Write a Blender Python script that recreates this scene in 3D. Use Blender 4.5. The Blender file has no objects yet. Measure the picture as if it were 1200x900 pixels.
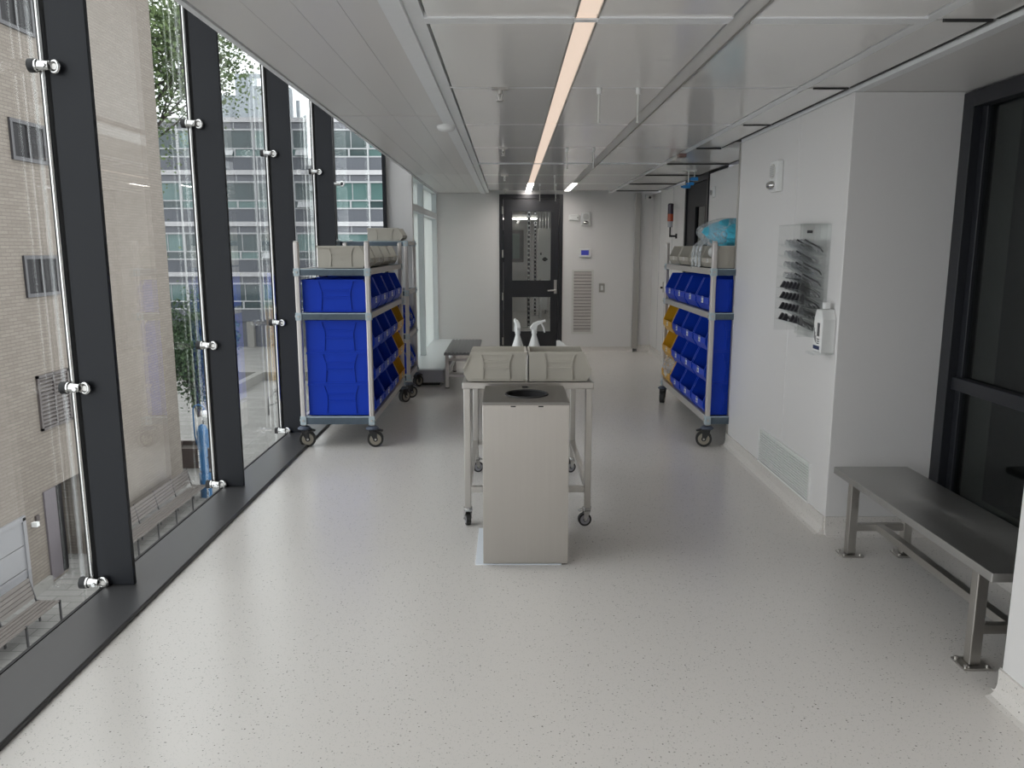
import bpy, math, random
from mathutils import Vector, Matrix
random.seed(7)
sc = bpy.context.scene
COL = sc.collection
PI = math.pi

# ------------------------------------------------------------------ materials
def nodes_of(name):
    m = bpy.data.materials.new(name); m.use_nodes = True
    nt = m.node_tree
    return m, nt, nt.nodes, nt.links, nt.nodes['Principled BSDF']

def mat(name, col, rough=0.5, metal=0.0, bump=0.0, scale=40.0, var=0.0, spec=0.5, aniso=0.0, coat=0.0, stretch=(1, 1, 1)):
    m, nt, N, L, p = nodes_of(name)
    p.inputs['Base Color'].default_value = (*col, 1)
    p.inputs['Roughness'].default_value = rough
    p.inputs['Metallic'].default_value = metal
    p.inputs['Specular IOR Level'].default_value = spec
    p.inputs['Coat Weight'].default_value = coat
    p.inputs['Coat Roughness'].default_value = 0.08
    if aniso: p.inputs['Anisotropic'].default_value = aniso
    tc = N.new('ShaderNodeTexCoord'); mp = N.new('ShaderNodeMapping'); mp.inputs['Scale'].default_value = stretch
    nz = N.new('ShaderNodeTexNoise'); nz.inputs['Scale'].default_value = scale; nz.inputs['Detail'].default_value = 3
    L.new(tc.outputs['Object'], mp.inputs['Vector']); L.new(mp.outputs['Vector'], nz.inputs['Vector'])
    v = var if var else 0.03
    mx = N.new('ShaderNodeMix'); mx.data_type = 'RGBA'
    mx.inputs['A'].default_value = (*[c * (1 - v) for c in col], 1)
    mx.inputs['B'].default_value = (*[min(1, c * (1 + v)) for c in col], 1)
    L.new(nz.outputs['Fac'], mx.inputs['Factor']); L.new(mx.outputs['Result'], p.inputs['Base Color'])
    if bump:
        b = N.new('ShaderNodeBump'); b.inputs['Strength'].default_value = bump; b.inputs['Distance'].default_value = 0.002
        L.new(nz.outputs['Fac'], b.inputs['Height']); L.new(b.outputs['Normal'], p.inputs['Normal'])
    return m

def emit(name, col, s):
    m, nt, N, L, p = nodes_of(name)
    p.inputs['Base Color'].default_value = (*[c * 0.12 for c in col], 1)
    p.inputs['Emission Color'].default_value = (*col, 1)
    p.inputs['Emission Strength'].default_value = s
    return m

def glass(name, tint=(0.93, 0.96, 0.95), gain=1.0, haze=0.0):
    m, nt, N, L, p = nodes_of(name)
    N.remove(p); out = N['Material Output']
    lw = N.new('ShaderNodeLayerWeight'); lw.inputs['Blend'].default_value = 0.5
    pw = N.new('ShaderNodeMath'); pw.operation = 'POWER'; pw.inputs[1].default_value = 5
    ml = N.new('ShaderNodeMath'); ml.operation = 'MULTIPLY_ADD'; ml.use_clamp = True
    ml.inputs[1].default_value = 0.96 * gain; ml.inputs[2].default_value = 0.04 * gain
    L.new(lw.outputs['Facing'], pw.inputs[0]); L.new(pw.outputs[0], ml.inputs[0])
    tr = N.new('ShaderNodeBsdfTransparent'); tr.inputs['Color'].default_value = (*tint, 1)
    gl = N.new('ShaderNodeBsdfGlossy'); gl.inputs['Roughness'].default_value = 0.0
    gl.inputs['Color'].default_value = (0.95, 0.97, 0.97, 1)
    base = tr
    if haze:
        df = N.new('ShaderNodeBsdfDiffuse'); df.inputs['Color'].default_value = (0.85, 0.87, 0.88, 1)
        m0 = N.new('ShaderNodeMixShader'); m0.inputs[0].default_value = haze
        L.new(tr.outputs[0], m0.inputs[1]); L.new(df.outputs[0], m0.inputs[2]); base = m0
    mx = N.new('ShaderNodeMixShader')
    L.new(ml.outputs[0], mx.inputs[0]); L.new(base.outputs[0], mx.inputs[1]); L.new(gl.outputs[0], mx.inputs[2])
    L.new(mx.outputs[0], out.inputs['Surface'])
    return m

def floor_mat():
    m, nt, N, L, p = nodes_of('speckled_resilient_flooring')
    tc = N.new('ShaderNodeTexCoord')
    base = (0.675, 0.648, 0.616, 1)
    prev = None
    def layer(scale, thr, pick, colour, prev):
        vo = N.new('ShaderNodeTexVoronoi'); vo.inputs['Scale'].default_value = scale
        L.new(tc.outputs['Object'], vo.inputs['Vector'])
        sx = N.new('ShaderNodeSeparateColor'); L.new(vo.outputs['Color'], sx.inputs[0])
        # fleck radius varies with the cell
        r = N.new('ShaderNodeMath'); r.operation = 'MULTIPLY'; r.inputs[1].default_value = thr
        L.new(sx.outputs['Green'], r.inputs[0])
        a = N.new('ShaderNodeMath'); a.operation = 'LESS_THAN'
        L.new(vo.outputs['Distance'], a.inputs[0]); L.new(r.outputs[0], a.inputs[1])
        g = N.new('ShaderNodeMath'); g.operation = 'GREATER_THAN'; g.inputs[1].default_value = pick
        L.new(sx.outputs['Red'], g.inputs[0])
        k = N.new('ShaderNodeMath'); k.operation = 'MULTIPLY'
        L.new(a.outputs[0], k.inputs[0]); L.new(g.outputs[0], k.inputs[1])
        mx = N.new('ShaderNodeMix'); mx.data_type = 'RGBA'
        if prev is None: mx.inputs['A'].default_value = base
        else: L.new(prev, mx.inputs['A'])
        mx.inputs['B'].default_value = colour
        L.new(k.outputs[0], mx.inputs['Factor'])
        return mx.outputs['Result']
    prev = layer(170, 0.40, 0.35, (0.56, 0.55, 0.52, 1), prev)
    prev = layer(130, 0.40, 0.78, (0.36, 0.35, 0.32, 1), prev)
    prev = layer(75, 0.24, 0.82, (0.17, 0.16, 0.145, 1), prev)
    L.new(prev, p.inputs['Base Color'])
    p.inputs['Roughness'].default_value = 0.30
    p.inputs['Specular IOR Level'].default_value = 0.5
    p.inputs['Roughness'].default_value = 0.26
    return m

def brick_mat(name, axis, c1, c2, mortar, bw=0.30, bh=0.075):
    m, nt, N, L, p = nodes_of(name)
    tc = N.new('ShaderNodeTexCoord'); s = N.new('ShaderNodeSeparateXYZ'); c = N.new('ShaderNodeCombineXYZ')
    L.new(tc.outputs['Object'], s.inputs[0]); L.new(s.outputs[axis], c.inputs['X']); L.new(s.outputs['Z'], c.inputs['Y'])
    b = N.new('ShaderNodeTexBrick'); L.new(c.outputs[0], b.inputs['Vector'])
    b.inputs['Color1'].default_value = (*c1, 1); b.inputs['Color2'].default_value = (*c2, 1); b.inputs['Mortar'].default_value = (*mortar, 1)
    b.inputs['Scale'].default_value = 1.0; b.inputs['Brick Width'].default_value = bw; b.inputs['Row Height'].default_value = bh
    b.inputs['Mortar Size'].default_value = 0.008
    L.new(b.outputs['Color'], p.inputs['Base Color']); p.inputs['Roughness'].default_value = 0.9
    bp = N.new('ShaderNodeBump'); bp.inputs['Strength'].default_value = 0.2; bp.inputs['Distance'].default_value = 0.01
    bp.invert = True
    L.new(b.outputs['Fac'], bp.inputs['Height']); L.new(bp.outputs['Normal'], p.inputs['Normal'])
    return m

def paving_mat():
    m, nt, N, L, p = nodes_of('grey_paving')
    tc = N.new('ShaderNodeTexCoord')
    b = N.new('ShaderNodeTexBrick'); L.new(tc.outputs['Object'], b.inputs['Vector'])
    b.inputs['Color1'].default_value = (0.185, 0.18, 0.17, 1); b.inputs['Color2'].default_value = (0.24, 0.235, 0.225, 1)
    b.inputs['Mortar'].default_value = (0.11, 0.11, 0.10, 1)
    b.inputs['Scale'].default_value = 1; b.inputs['Brick Width'].default_value = 0.9; b.inputs['Row Height'].default_value = 0.3; b.inputs['Mortar Size'].default_value = 0.01
    L.new(b.outputs['Color'], p.inputs['Base Color']); p.inputs['Roughness'].default_value = 0.85
    return m

def leaf_mat(name, a, b):
    m, nt, N, L, p = nodes_of(name)
    g = N.new('ShaderNodeNewGeometry'); mx = N.new('ShaderNodeMix'); mx.data_type = 'RGBA'
    mx.inputs['A'].default_value = (*a, 1); mx.inputs['B'].default_value = (*b, 1)
    L.new(g.outputs['Random Per Island'], mx.inputs['Factor']); L.new(mx.outputs['Result'], p.inputs['Base Color'])
    p.inputs['Roughness'].default_value = 0.6; p.inputs['Transmission Weight'].default_value = 0.0
    p.inputs['Subsurface Weight'].default_value = 0.0
    return m

def translucent(name, col, t=0.6):
    m, nt, N, L, p = nodes_of(name)
    N.remove(p); out = N['Material Output']
    d = N.new('ShaderNodeBsdfDiffuse'); d.inputs['Color'].default_value = (*col, 1)
    t_ = N.new('ShaderNodeBsdfTranslucent'); t_.inputs['Color'].default_value = (*col, 1)
    mx = N.new('ShaderNodeMixShader'); mx.inputs[0].default_value = t
    L.new(d.outputs[0], mx.inputs[1]); L.new(t_.outputs[0], mx.inputs[2]); L.new(mx.outputs[0], out.inputs['Surface'])
    return m

def film(name, col, op, rough=0.25):
    """thin plastic film: see-through with a coloured, glossy haze"""
    m, nt, N, L, p = nodes_of(name)
    p.inputs['Base Color'].default_value = (*col, 1); p.inputs['Roughness'].default_value = rough
    out = N['Material Output']
    tr = N.new('ShaderNodeBsdfTransparent'); tr.inputs['Color'].default_value = (0.96, 0.97, 0.98, 1)
    tc = N.new('ShaderNodeTexCoord'); nz = N.new('ShaderNodeTexNoise'); nz.inputs['Scale'].default_value = 30
    L.new(tc.outputs['Object'], nz.inputs['Vector'])
    mr = N.new('ShaderNodeMapRange'); mr.inputs['To Min'].default_value = max(0, op - 0.2); mr.inputs['To Max'].default_value = min(1, op + 0.2)
    L.new(nz.outputs['Fac'], mr.inputs['Value'])
    mx = N.new('ShaderNodeMixShader'); L.new(mr.outputs[0], mx.inputs[0])
    L.new(tr.outputs[0], mx.inputs[1]); L.new(p.outputs[0], mx.inputs[2]); L.new(mx.outputs[0], out.inputs['Surface'])
    return m

M = dict(
    floor=floor_mat(),
    wall=mat('white_wall_panel', (0.70, 0.69, 0.683), 0.38, var=0.01),
    wall_back=mat('grey_plaster', (0.5, 0.5, 0.5), 0.8),
    ceil=mat('pale_grey_metal_ceiling_panel', (0.79, 0.78, 0.765), 0.13, var=0.012, scale=300, spec=0.9),
    ceil_left=mat('perforated_metal_ceiling_panel', (0.68, 0.665, 0.65), 0.34, var=0.03, scale=400),
    rail=mat('white_ceiling_rail', (0.80, 0.815, 0.83), 0.35),
    slotdark=mat('dark_slot', (0.03, 0.03, 0.03), 0.7),
    lampoff=mat('unlit_light_diffuser', (0.66, 0.655, 0.64), 0.5),
    fin=mat('charcoal_painted_steel', (0.015, 0.0165, 0.0205), 0.5, bump=0.02, spec=0.28),
    sill=mat('dark_grey_sill_metal', (0.066, 0.066, 0.068), 0.36),
    black=mat('black_rubber', (0.015, 0.015, 0.016), 0.6),
    blackframe=mat('black_painted_metal', (0.013, 0.014, 0.018), 0.38),
    chrome=mat('polished_stainless', (0.58, 0.58, 0.57), 0.16, 1.0),
    steel=mat('brushed_stainless', (0.56, 0.54, 0.51), 0.30, 1.0, var=0.04, scale=60, stretch=(1, 1, 0.03), aniso=0.5),
    steelv=mat('brushed_stainless_top', (0.50, 0.495, 0.48), 0.42, 1.0, var=0.04, scale=60, stretch=(0.05, 1, 1), aniso=0.4),
    steellid=mat('brushed_stainless_lid', (0.27, 0.262, 0.25), 0.38, 1.0, var=0.04, scale=60, stretch=(0.05, 1, 1)),  # stainless like the body; base darkened to stand in for a dark reflection
    steeld=mat('satin_stainless_tube', (0.52, 0.505, 0.48), 0.33, 1.0),
    alu=mat('anodised_aluminium_post', (0.55, 0.52, 0.50), 0.42, 0.6),
    shelf=mat('blue_grey_plastic_shelf', (0.075, 0.105, 0.135), 0.45),
    shelfedge=mat('pale_blue_shelf_edge', (0.42, 0.50, 0.54), 0.4),
    blue=mat('blue_polypropylene', (0.004, 0.042, 0.46), 0.45, bump=0.03, scale=400, spec=0.22),
    yellow=mat('yellow_polypropylene', (0.62, 0.33, 0.015), 0.38, bump=0.03, scale=400),
    stone=mat('stone_grey_polypropylene', (0.43, 0.405, 0.352), 0.45, bump=0.03, scale=400, spec=0.35),
    white=mat('white_plastic', (0.74, 0.75, 0.74), 0.35),
    offwhite=mat('off_white_plastic', (0.62, 0.62, 0.59), 0.4),
    paper=mat('white_label_paper', (0.78, 0.78, 0.76), 0.7),
    ink=mat('black_label_ink', (0.02, 0.02, 0.025), 0.7),
    navy=mat('navy_label_ink', (0.02, 0.035, 0.10), 0.6),
    tyre=mat('black_rubber_tyre', (0.02, 0.02, 0.02), 0.55),
    hub=mat('beige_wheel_hub', (0.30, 0.275, 0.225), 0.5),
    fork=mat('black_caster_fork', (0.018, 0.018, 0.02), 0.45),
    zinc=mat('zinc_plated_steel', (0.55, 0.55, 0.54), 0.25, 1.0),
    bumper=mat('navy_rubber_bumper', (0.07, 0.085, 0.12), 0.55),
    glass=glass('clear_facade_glass', (0.93, 0.94, 0.935), gain=1.35),
    doorglass=glass('clear_door_glass', (0.95, 0.97, 0.96)),
    darkglass=glass('tinted_window_glass', (0.50, 0.53, 0.52), gain=0.9),
    acrylic=glass('clear_acrylic', (0.965, 0.968, 0.965), haze=0.012),
    lens=glass('clear_lens', (0.94, 0.945, 0.95), gain=1.5, haze=0.03),
    frost=translucent('frosted_white_glazing', (0.86, 0.90, 0.89), 0.55),
    whitesill=mat('white_laminate', (0.74, 0.78, 0.80), 0.3),
    greyfront=mat('grey_laminate', (0.34, 0.34, 0.37), 0.45),
    ribgrey=mat('grey_ribbed_plastic', (0.22, 0.225, 0.23), 0.45),
    lamp=emit('linear_light_diffuser', (1.0, 0.80, 0.655), 0.78),
    lampbright=emit('lit_light_diffuser', (1.0, 0.94, 0.89), 34.0),
    sheet=mat('blue_white_plastic_sheet', (0.82, 0.87, 0.93), 0.4),
    lampend=emit('lit_light_diffuser_end', (1.0, 0.94, 0.89), 12.0),
    lamproom=emit('lit_lamp_tube', (1.0, 0.93, 0.86), 9.0),
    lampnear=emit('lit_light_diffuser_near', (1.0, 0.94, 0.89), 11.0),  # added fill behind the camera, far stronger than the visible diffusers
    lcd=emit('blue_display', (0.05, 0.06, 0.35), 0.6),
    red=mat('red_beacon_lens', (0.42, 0.06, 0.02), 0.25),
    darkred=mat('dark_beacon_lens', (0.025, 0.014, 0.03), 0.25),
    clampblue=mat('blue_anodised_connector', (0.02, 0.22, 0.55), 0.35),
    bagblue=mat('light_blue_nonwoven', (0.07, 0.46, 0.62), 0.75, bump=0.8, scale=50, var=0.2),
    bagfilm=film('clear_plastic_bag', (0.80, 0.84, 0.86), 0.30),
    bagfilm2=film('clear_plastic_bag_film', (0.78, 0.84, 0.87), 0.28),
    brick=brick_mat('taupe_brick', 'Y', (0.165, 0.142, 0.120), (0.195, 0.170, 0.145), (0.125, 0.108, 0.092)),
    brickx=brick_mat('taupe_brick_return', 'X', (0.165, 0.142, 0.120), (0.195, 0.170, 0.145), (0.125, 0.108, 0.092)),
    pave=paving_mat(),
    winframe=mat('dark_window_frame', (0.035, 0.033, 0.036), 0.4),
    winpane=mat('dark_reflective_pane', (0.012, 0.011, 0.012), 0.35, spec=0.1),
    louvre=mat('brown_louvre_metal', (0.07, 0.058, 0.055), 0.5),
    shutter=mat('pale_grey_shutter', (0.21, 0.21, 0.22), 0.5),
    doorgrey=mat('mauve_grey_door_paint', (0.13, 0.115, 0.125), 0.5),
    conc=mat('pale_concrete', (0.21, 0.205, 0.19), 0.85, var=0.06, scale=3),
    band=mat('white_facade_band', (0.40, 0.40, 0.41), 0.5),
    spandrel=mat('slate_lavender_spandrel', (0.078, 0.085, 0.100), 0.35),
    strip=mat('dark_grey_facade_strip', (0.10, 0.105, 0.12), 0.3),
    teal=mat('teal_window_glazing', (0.075, 0.135, 0.13), 0.06, spec=0.7, var=0.35, scale=0.45),
    tealdark=mat('dark_teal_glazing', (0.035, 0.055, 0.058), 0.06, spec=0.7, var=0.4, scale=0.45),
    mull=mat('white_facade_mullion', (0.33, 0.34, 0.35), 0.4),
    pent=mat('pale_penthouse_cladding', (0.36, 0.40, 0.43), 0.5, var=0.08, scale=0.6, stretch=(1, 1, 0.05)),
    wood=mat('weathered_bench_slats', (0.13, 0.115, 0.105), 0.7, var=0.25, scale=12, stretch=(1, 0.1, 1)),
    benchsteel=mat('dark_bench_steel', (0.04, 0.038, 0.04), 0.4),
    postblue=mat('blue_painted_post', (0.012, 0.10, 0.24), 0.4),
    globe=mat('white_globe_glass', (0.75, 0.75, 0.72), 0.3),
    bark=mat('dark_bark', (0.05, 0.042, 0.034), 0.9, bump=0.6, scale=25),
    leafa=leaf_mat('sunlit_green_leaves', (0.045, 0.085, 0.02), (0.15, 0.21, 0.075)),  # greens mix at random from leaf to leaf
    leafb=leaf_mat('deep_green_leaves', (0.02, 0.05, 0.018), (0.06, 0.11, 0.04)),
    planter=mat('dark_brown_planter', (0.075, 0.055, 0.048), 0.8, var=0.2, scale=20),
    cab=mat('pale_grey_cabinet', (0.58, 0.58, 0.55), 0.45),
)

# ------------------------------------------------------------------ mesh builder
class MB:
    def __init__(s): s.v = []; s.f = []; s.m = []; s.mats = []; s.cur = 0; s.sm = []; s.smooth = False; s.X = None
    def mat(s, m):
        if m not in s.mats: s.mats.append(m)
        s.cur = s.mats.index(m); return s
    def add(s, vs, fs):
        n = len(s.v)
        for p in vs:
            p = Vector(p)
            if s.X is not None: p = s.X @ p
            s.v.append(tuple(p))
        for f in fs: s.f.append([i + n for i in f]); s.m.append(s.cur); s.sm.append(s.smooth)
        return s
    def box(s, x0, y0, z0, x1, y1, z1):
        x0, x1 = min(x0, x1), max(x0, x1); y0, y1 = min(y0, y1), max(y0, y1); z0, z1 = min(z0, z1), max(z0, z1)
        return s.add([(x0, y0, z0), (x1, y0, z0), (x1, y1, z0), (x0, y1, z0), (x0, y0, z1), (x1, y0, z1), (x1, y1, z1), (x0, y1, z1)],
                     [(0, 3, 2, 1), (4, 5, 6, 7), (0, 1, 5, 4), (1, 2, 6, 5), (2, 3, 7, 6), (3, 0, 4, 7)])
    def prism(s, poly, axis, a, b):
        """poly: 2D list; axis 'x': (y,z) extruded in x; 'y': (x,z) in y; 'z': (x,y) in z"""
        def P(q, t): return {'x': (t, q[0], q[1]), 'y': (q[0], t, q[1]), 'z': (q[0], q[1], t)}[axis]
        n = len(poly)
        vs = [P(q, a) for q in poly] + [P(q, b) for q in poly]
        fs = [list(range(n))[::-1], list(range(n, 2 * n))] + [(i, (i + 1) % n, n + (i + 1) % n, n + i) for i in range(n)]
        return s.add(vs, fs)
    def cyl(s, p0, p1, r, n=16, r1=None, cap=True):
        p0 = Vector(p0); p1 = Vector(p1); d = (p1 - p0).normalized()
        u = d.orthogonal().normalized(); w = d.cross(u); r1 = r if r1 is None else r1
        vs = []
        for p, rr in ((p0, r), (p1, r1)):
            for i in range(n):
                a = 2 * PI * i / n; vs.append(p + u * math.cos(a) * rr + w * math.sin(a) * rr)
        fs = [(i, (i + 1) % n, n + (i + 1) % n, n + i) for i in range(n)]
        o = s.smooth; s.smooth = True; s.add(vs, fs); s.smooth = o
        if cap: s.add(vs, [list(range(n))[::-1], list(range(n, 2 * n))])
        return s
    def ring(s, c, axis, R, r, n=24, k=8):
        """torus"""
        c = Vector(c); d = Vector(axis).normalized(); u = d.orthogonal().normalized(); w = d.cross(u)
        vs = []
        for i in range(n):
            a = 2 * PI * i / n; e = u * math.cos(a) + w * math.sin(a)
            for j in range(k):
                b = 2 * PI * j / k; vs.append(c + e * (R + r * math.cos(b)) + d * r * math.sin(b))
        fs = [(i * k + j, ((i + 1) % n) * k + j, ((i + 1) % n) * k + (j + 1) % k, i * k + (j + 1) % k) for i in range(n) for j in range(k)]
        o = s.smooth; s.smooth = True; s.add(vs, fs); s.smooth = o; return s
    def tube(s, pts, r, n=10):
        pts = [Vector(p) for p in pts]; vs = []; up = Vector((0.31, 0.17, 0.93))
        for i, p in enumerate(pts):
            d = (pts[min(i + 1, len(pts) - 1)] - pts[max(i - 1, 0)]).normalized()
            u = (up - d * up.dot(d)).normalized(); w = d.cross(u)
            rr = r[i] if isinstance(r, (list, tuple)) else r
            for k in range(n):
                a = 2 * PI * k / n; vs.append(p + u * math.cos(a) * rr + w * math.sin(a) * rr)
        m = len(pts)
        fs = [(i * n + k, i * n + (k + 1) % n, (i + 1) * n + (k + 1) % n, (i + 1) * n + k) for i in range(m - 1) for k in range(n)]
        o = s.smooth; s.smooth = True; s.add(vs, fs); s.smooth = o
        return s.add(vs, [list(range(n))[::-1], list(range((m - 1) * n, m * n))])
    def lathe(s, prof, c=(0, 0, 0), n=24, sx=1, sy=1):
        vs = []
        for r, z in prof:
            for i in range(n):
                a = 2 * PI * i / n; vs.append((c[0] + r * math.cos(a) * sx, c[1] + r * math.sin(a) * sy, c[2] + z))
        m = len(prof)
        fs = [(i * n + k, i * n + (k + 1) % n, (i + 1) * n + (k + 1) % n, (i + 1) * n + k) for i in range(m - 1) for k in range(n)]
        o = s.smooth; s.smooth = True; s.add(vs, fs); s.smooth = o
        if prof[0][0] > 1e-4: s.add(vs[:n], [list(range(n))[::-1]])
        if prof[-1][0] > 1e-4: s.add(vs[-n:], [list(range(n))])
        return s
    def build(s, name, m=None, parent=None, loc=(0, 0, 0), bevel=0.0, rotz=0.0):
        me = bpy.data.meshes.new(name); me.from_pydata(s.v, [], s.f)
        if m is not None and not s.mats: me.materials.append(m)
        else:
            for q in s.mats: me.materials.append(q)
            me.polygons.foreach_set('material_index', s.m)
        me.polygons.foreach_set('use_smooth', s.sm); me.update()
        o = bpy.data.objects.new(name, me); COL.objects.link(o)
        o.location = loc; o.rotation_euler = (0, 0, rotz)
        if parent: o.parent = parent
        if bevel:
            b = o.modifiers.new('bevel', 'BEVEL'); b.width = bevel; b.segments = 2; b.limit_method = 'ANGLE'; b.angle_limit = 0.6
        return o

def B(name, m, x0, y0, z0, x1, y1, z1, parent=None, bevel=0.0):
    return MB().box(x0, y0, z0, x1, y1, z1).build(name, m, parent, bevel=bevel)

def empty(name, loc=(0, 0, 0), rotz=0.0, parent=None):
    o = bpy.data.objects.new(name, None); COL.objects.link(o); o.location = loc; o.rotation_euler = (0, 0, rotz)
    o.empty_display_size = 0.1
    if parent: o.parent = parent
    return o

def tag(o, label, cat, group=None):
    o['label'] = label; o['category'] = cat
    if group: o['group'] = group
    return o
def struct(o): o['kind'] = 'structure'; return o
def copy_tree(o, parent=None):
    c = o.copy(); COL.objects.link(c)
    if parent: c.parent = parent
    for ch in [k for k in o.children]: copy_tree(ch, c)
    return c

# ------------------------------------------------------------------ dimensions
CZ = 2.305            # ceiling
GX = -1.936            # facade glass plane
SX = -1.57            # inner edge of the dark sill
RX = 1.70             # right wall panel face
AX = 2.24             # alcove window plane
FX = 2.09             # far right wall
LX = -1.05            # left wall (far end)
YF = 11.62            # far wall
YR = 8.69             # end of the glass facade
YB = -3.0             # back of the room
T = 0.12

# ------------------------------------------------------------------ floor, slab, ground
mb = MB(); mb.box(SX, YB, -0.35, 2.6, YR, 0).box(LX - 0.3, YR, -0.35, 2.6, YF + 0.3, 0)
struct(mb.build('floor', M['floor']))
mb = MB(); mb.box(-1.825, YB, -0.30, SX - 0.001, YR + 0.1, 0.0).box(SX - 0.02, YB, 0.0, SX, YR - 0.01, 0.016)
mb.box(-1.825, YB, 0.0, SX - 0.003, YR - 0.01, 0.022)
struct(mb.build('trim_1', M['sill'], bevel=0.003))
struct(B('trim_10', M['black'], -1.840, YB, -0.30, -1.826, YR - 0.01, 0.024))

# ------------------------------------------------------------------ glass facade: one bay each
FINS = [3.365 + 1.49 * k for k in range(-3, 4)]
WTOP = 3.3
def fin_bm(y):
    return MB().box(-1.86, y - 0.0125, -0.30, -1.841, y + 0.0125, 0.022).box(-1.86, y - 0.0125, 0.024, -1.70, y + 0.0125, WTOP)
def clamp(y, z, parent):
    """point fixing: rubber disc on the glass, polished barrel, ring screwed to the fin"""
    mb = MB(); s = -1; yy = y - 0.032
    mb.mat(M['black']).cyl((GX + 0.008, yy, z), (GX + 0.034, yy, z), 0.027, 20)
    mb.mat(M['chrome']).cyl((GX + 0.034, yy, z), (GX + 0.042, yy, z), 0.025, 20).cyl((GX + 0.042, yy, z), (GX + 0.088, yy, z), 0.0195, 18)
    mb.cyl((GX + 0.074, yy - 0.027, z - 0.002), (GX + 0.074, yy, z - 0.002), 0.009, 10)
    mb.ring((GX + 0.106, yy + 0.006, z - 0.003), (0.35, 1, 0), 0.021, 0.0085)
    mb.mat(M['steeld']).cyl((GX + 0.106, yy, z - 0.003), (GX + 0.106, y - 0.011, z - 0.003), 0.012, 12)
    return mb.build('clamp', None, parent)
for i, y in enumerate(FINS):
    w = struct(empty('window_%d' % (i + 1), (0, 0, 0)))
    fin_bm(y).build('fin', M['fin'], w, bevel=0.002)
    MB().box(-1.910, y + 0.002, 0.022, -1.862, y + 0.022, WTOP).build('gasket', M['black'], w)
    MB().cyl((-1.885, y - 0.014, 0.022), (-1.885, y - 0.014, WTOP), 0.0095, 14).build('rod', M['chrome'], w)
    for z in (0.045, 0.935, 2.25): clamp(y, z, w)
    y1 = FINS[i + 1] if i < len(FINS) - 1 else YR
    MB().box(GX - 0.008, y + 0.008, -0.35, GX + 0.008, y1 - 0.004, WTOP).build('glass_pane', M['glass'], w)
# glass return at the end of the facade
w = struct(empty('window_8', (0, 0, 0)))
MB().box(GX + 0.012, YR - 0.008, 0.0, -1.36, YR + 0.008, WTOP).build('glass_pane', M['glass'], w)
MB().box(-1.36, YR - 0.05, 0.0, -1.325, YR + 0.05, WTOP).build('frame', M['fin'], w)
MB().box(GX - 0.012, YR - 0.012, 0.0, GX + 0.012, YR + 0.012, WTOP).build('gasket', M['black'], w)
MB().cyl((-1.90, YR - 0.02, 0.022), (-1.90, YR - 0.02, WTOP), 0.0095, 14).build('rod', M['chrome'], w)
MB().box(-1.885, YR - 0.03, 0.022, -1.862, YR - 0.009, WTOP).build('corner_post', M['black'], w)
k_ = MB()
for z_ in (0.10, 0.95, 2.2):
    k_.mat(M['chrome']).cyl((-1.875, YR - 0.05, z_), (-1.80, YR - 0.05, z_), 0.018, 16).ring((-1.79, YR - 0.045, z_), (0.3, 1, 0), 0.022, 0.009).mat(M['black']).cyl((-1.79, YR - 0.05, z_), (-1.79, YR - 0.009, z_), 0.014, 12)
k_.build('clamp', None, w)
# bulkhead and roof edge above the ceiling
struct(B('wall_upper', M['wall_back'], LX + 0.02, YB, CZ + 0.06, LX + 0.12, YR, WTOP))
struct(B('trim_2', M['wall_back'], GX - 0.15, YB, WTOP, LX + 0.12, YR + 0.1, WTOP + 0.2))

# ------------------------------------------------------------------ left wall, far end: frosted windows over a white plinth
struct(B('wall_return', M['wall'], -1.325, YR, 0, LX, YR + 0.1, CZ + 0.9))
w = struct(empty('window_9', (0, 0, 0)))
fr = MB()
fr.box(LX - 0.12, YR + 0.1, CZ - 0.02, LX, YF, CZ + 0.05)
fr.box(LX - 0.12, 9.80, 0.19, LX, 9.87, CZ - 0.02)
fr.box(LX - 0.12, YF - 0.05, 0.19, LX, YF, CZ - 0.02)
fr.box(LX - 0.12, YR + 0.1, 1.93, LX, YF - 0.05, 2.01)
fr.build('frame', M['whitesill'], w, bevel=0.003)
for a, b in ((YR + 0.1, 9.80), (9.87, YF - 0.05)):
    for z0, z1 in ((0.19, 1.93), (2.01, CZ - 0.02)):
        MB().box(LX - 0.085, a, z0, LX - 0.07, b, z1).build('frosted_pane', M['frost'], w)
pl = MB()
pl.mat(M['whitesill']).box(LX - 0.2, YR + 0.1, 0.16, -0.735, YF, 0.19).box(LX, YR, 0.175, -0.735, YR + 0.1, 0.19)
pl.mat(M['greyfront']).box(LX, YR, 0.035, -0.737, YR + 0.02, 0.175).box(-0.757, YR + 0.02, 0.035, -0.737, YF, 0.175)
pl.mat(M['slotdark']).box(LX, YR + 0.04, 0, -0.79, YF, 0.035)
struct(pl.build('trim_3', None, bevel=0.002))

# ------------------------------------------------------------------ far wall with the black door
DX0, DX1, DZ = -0.147, 0.775, 2.285
mb = MB().box(LX - 0.1, YF, 0, DX0, YF + T, CZ + 0.1).box(DX0, YF, DZ, DX1, YF + T, CZ + 0.1)
mb.box(DX1, YF, 0.06, 1.83, YF + T, CZ + 0.1)
struct(mb.build('wall_far', M['wall'], bevel=0.002))
struct(B('wall_far_recess', M['wall'], 1.83, YF + 0.02, 0.06, FX + 0.1, YF + 0.02 + T, CZ + 0.1))
struct(B('trim_4', M['steeld'], 1.815, YF - 0.03, 0.05, 1.90, YF + 0.03, CZ, bevel=0.004))
d = struct(empty('door_1', (0, 0, 0)))
fr = MB().box(DX0, YF - 0.015, 0, DX0 + 0.055, YF + T, DZ).box(DX1 - 0.055, YF - 0.015, 0, DX1, YF + T, DZ).box(DX0 + 0.055, YF - 0.015, DZ - 0.06, DX1 - 0.055, YF + T, DZ)
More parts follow.
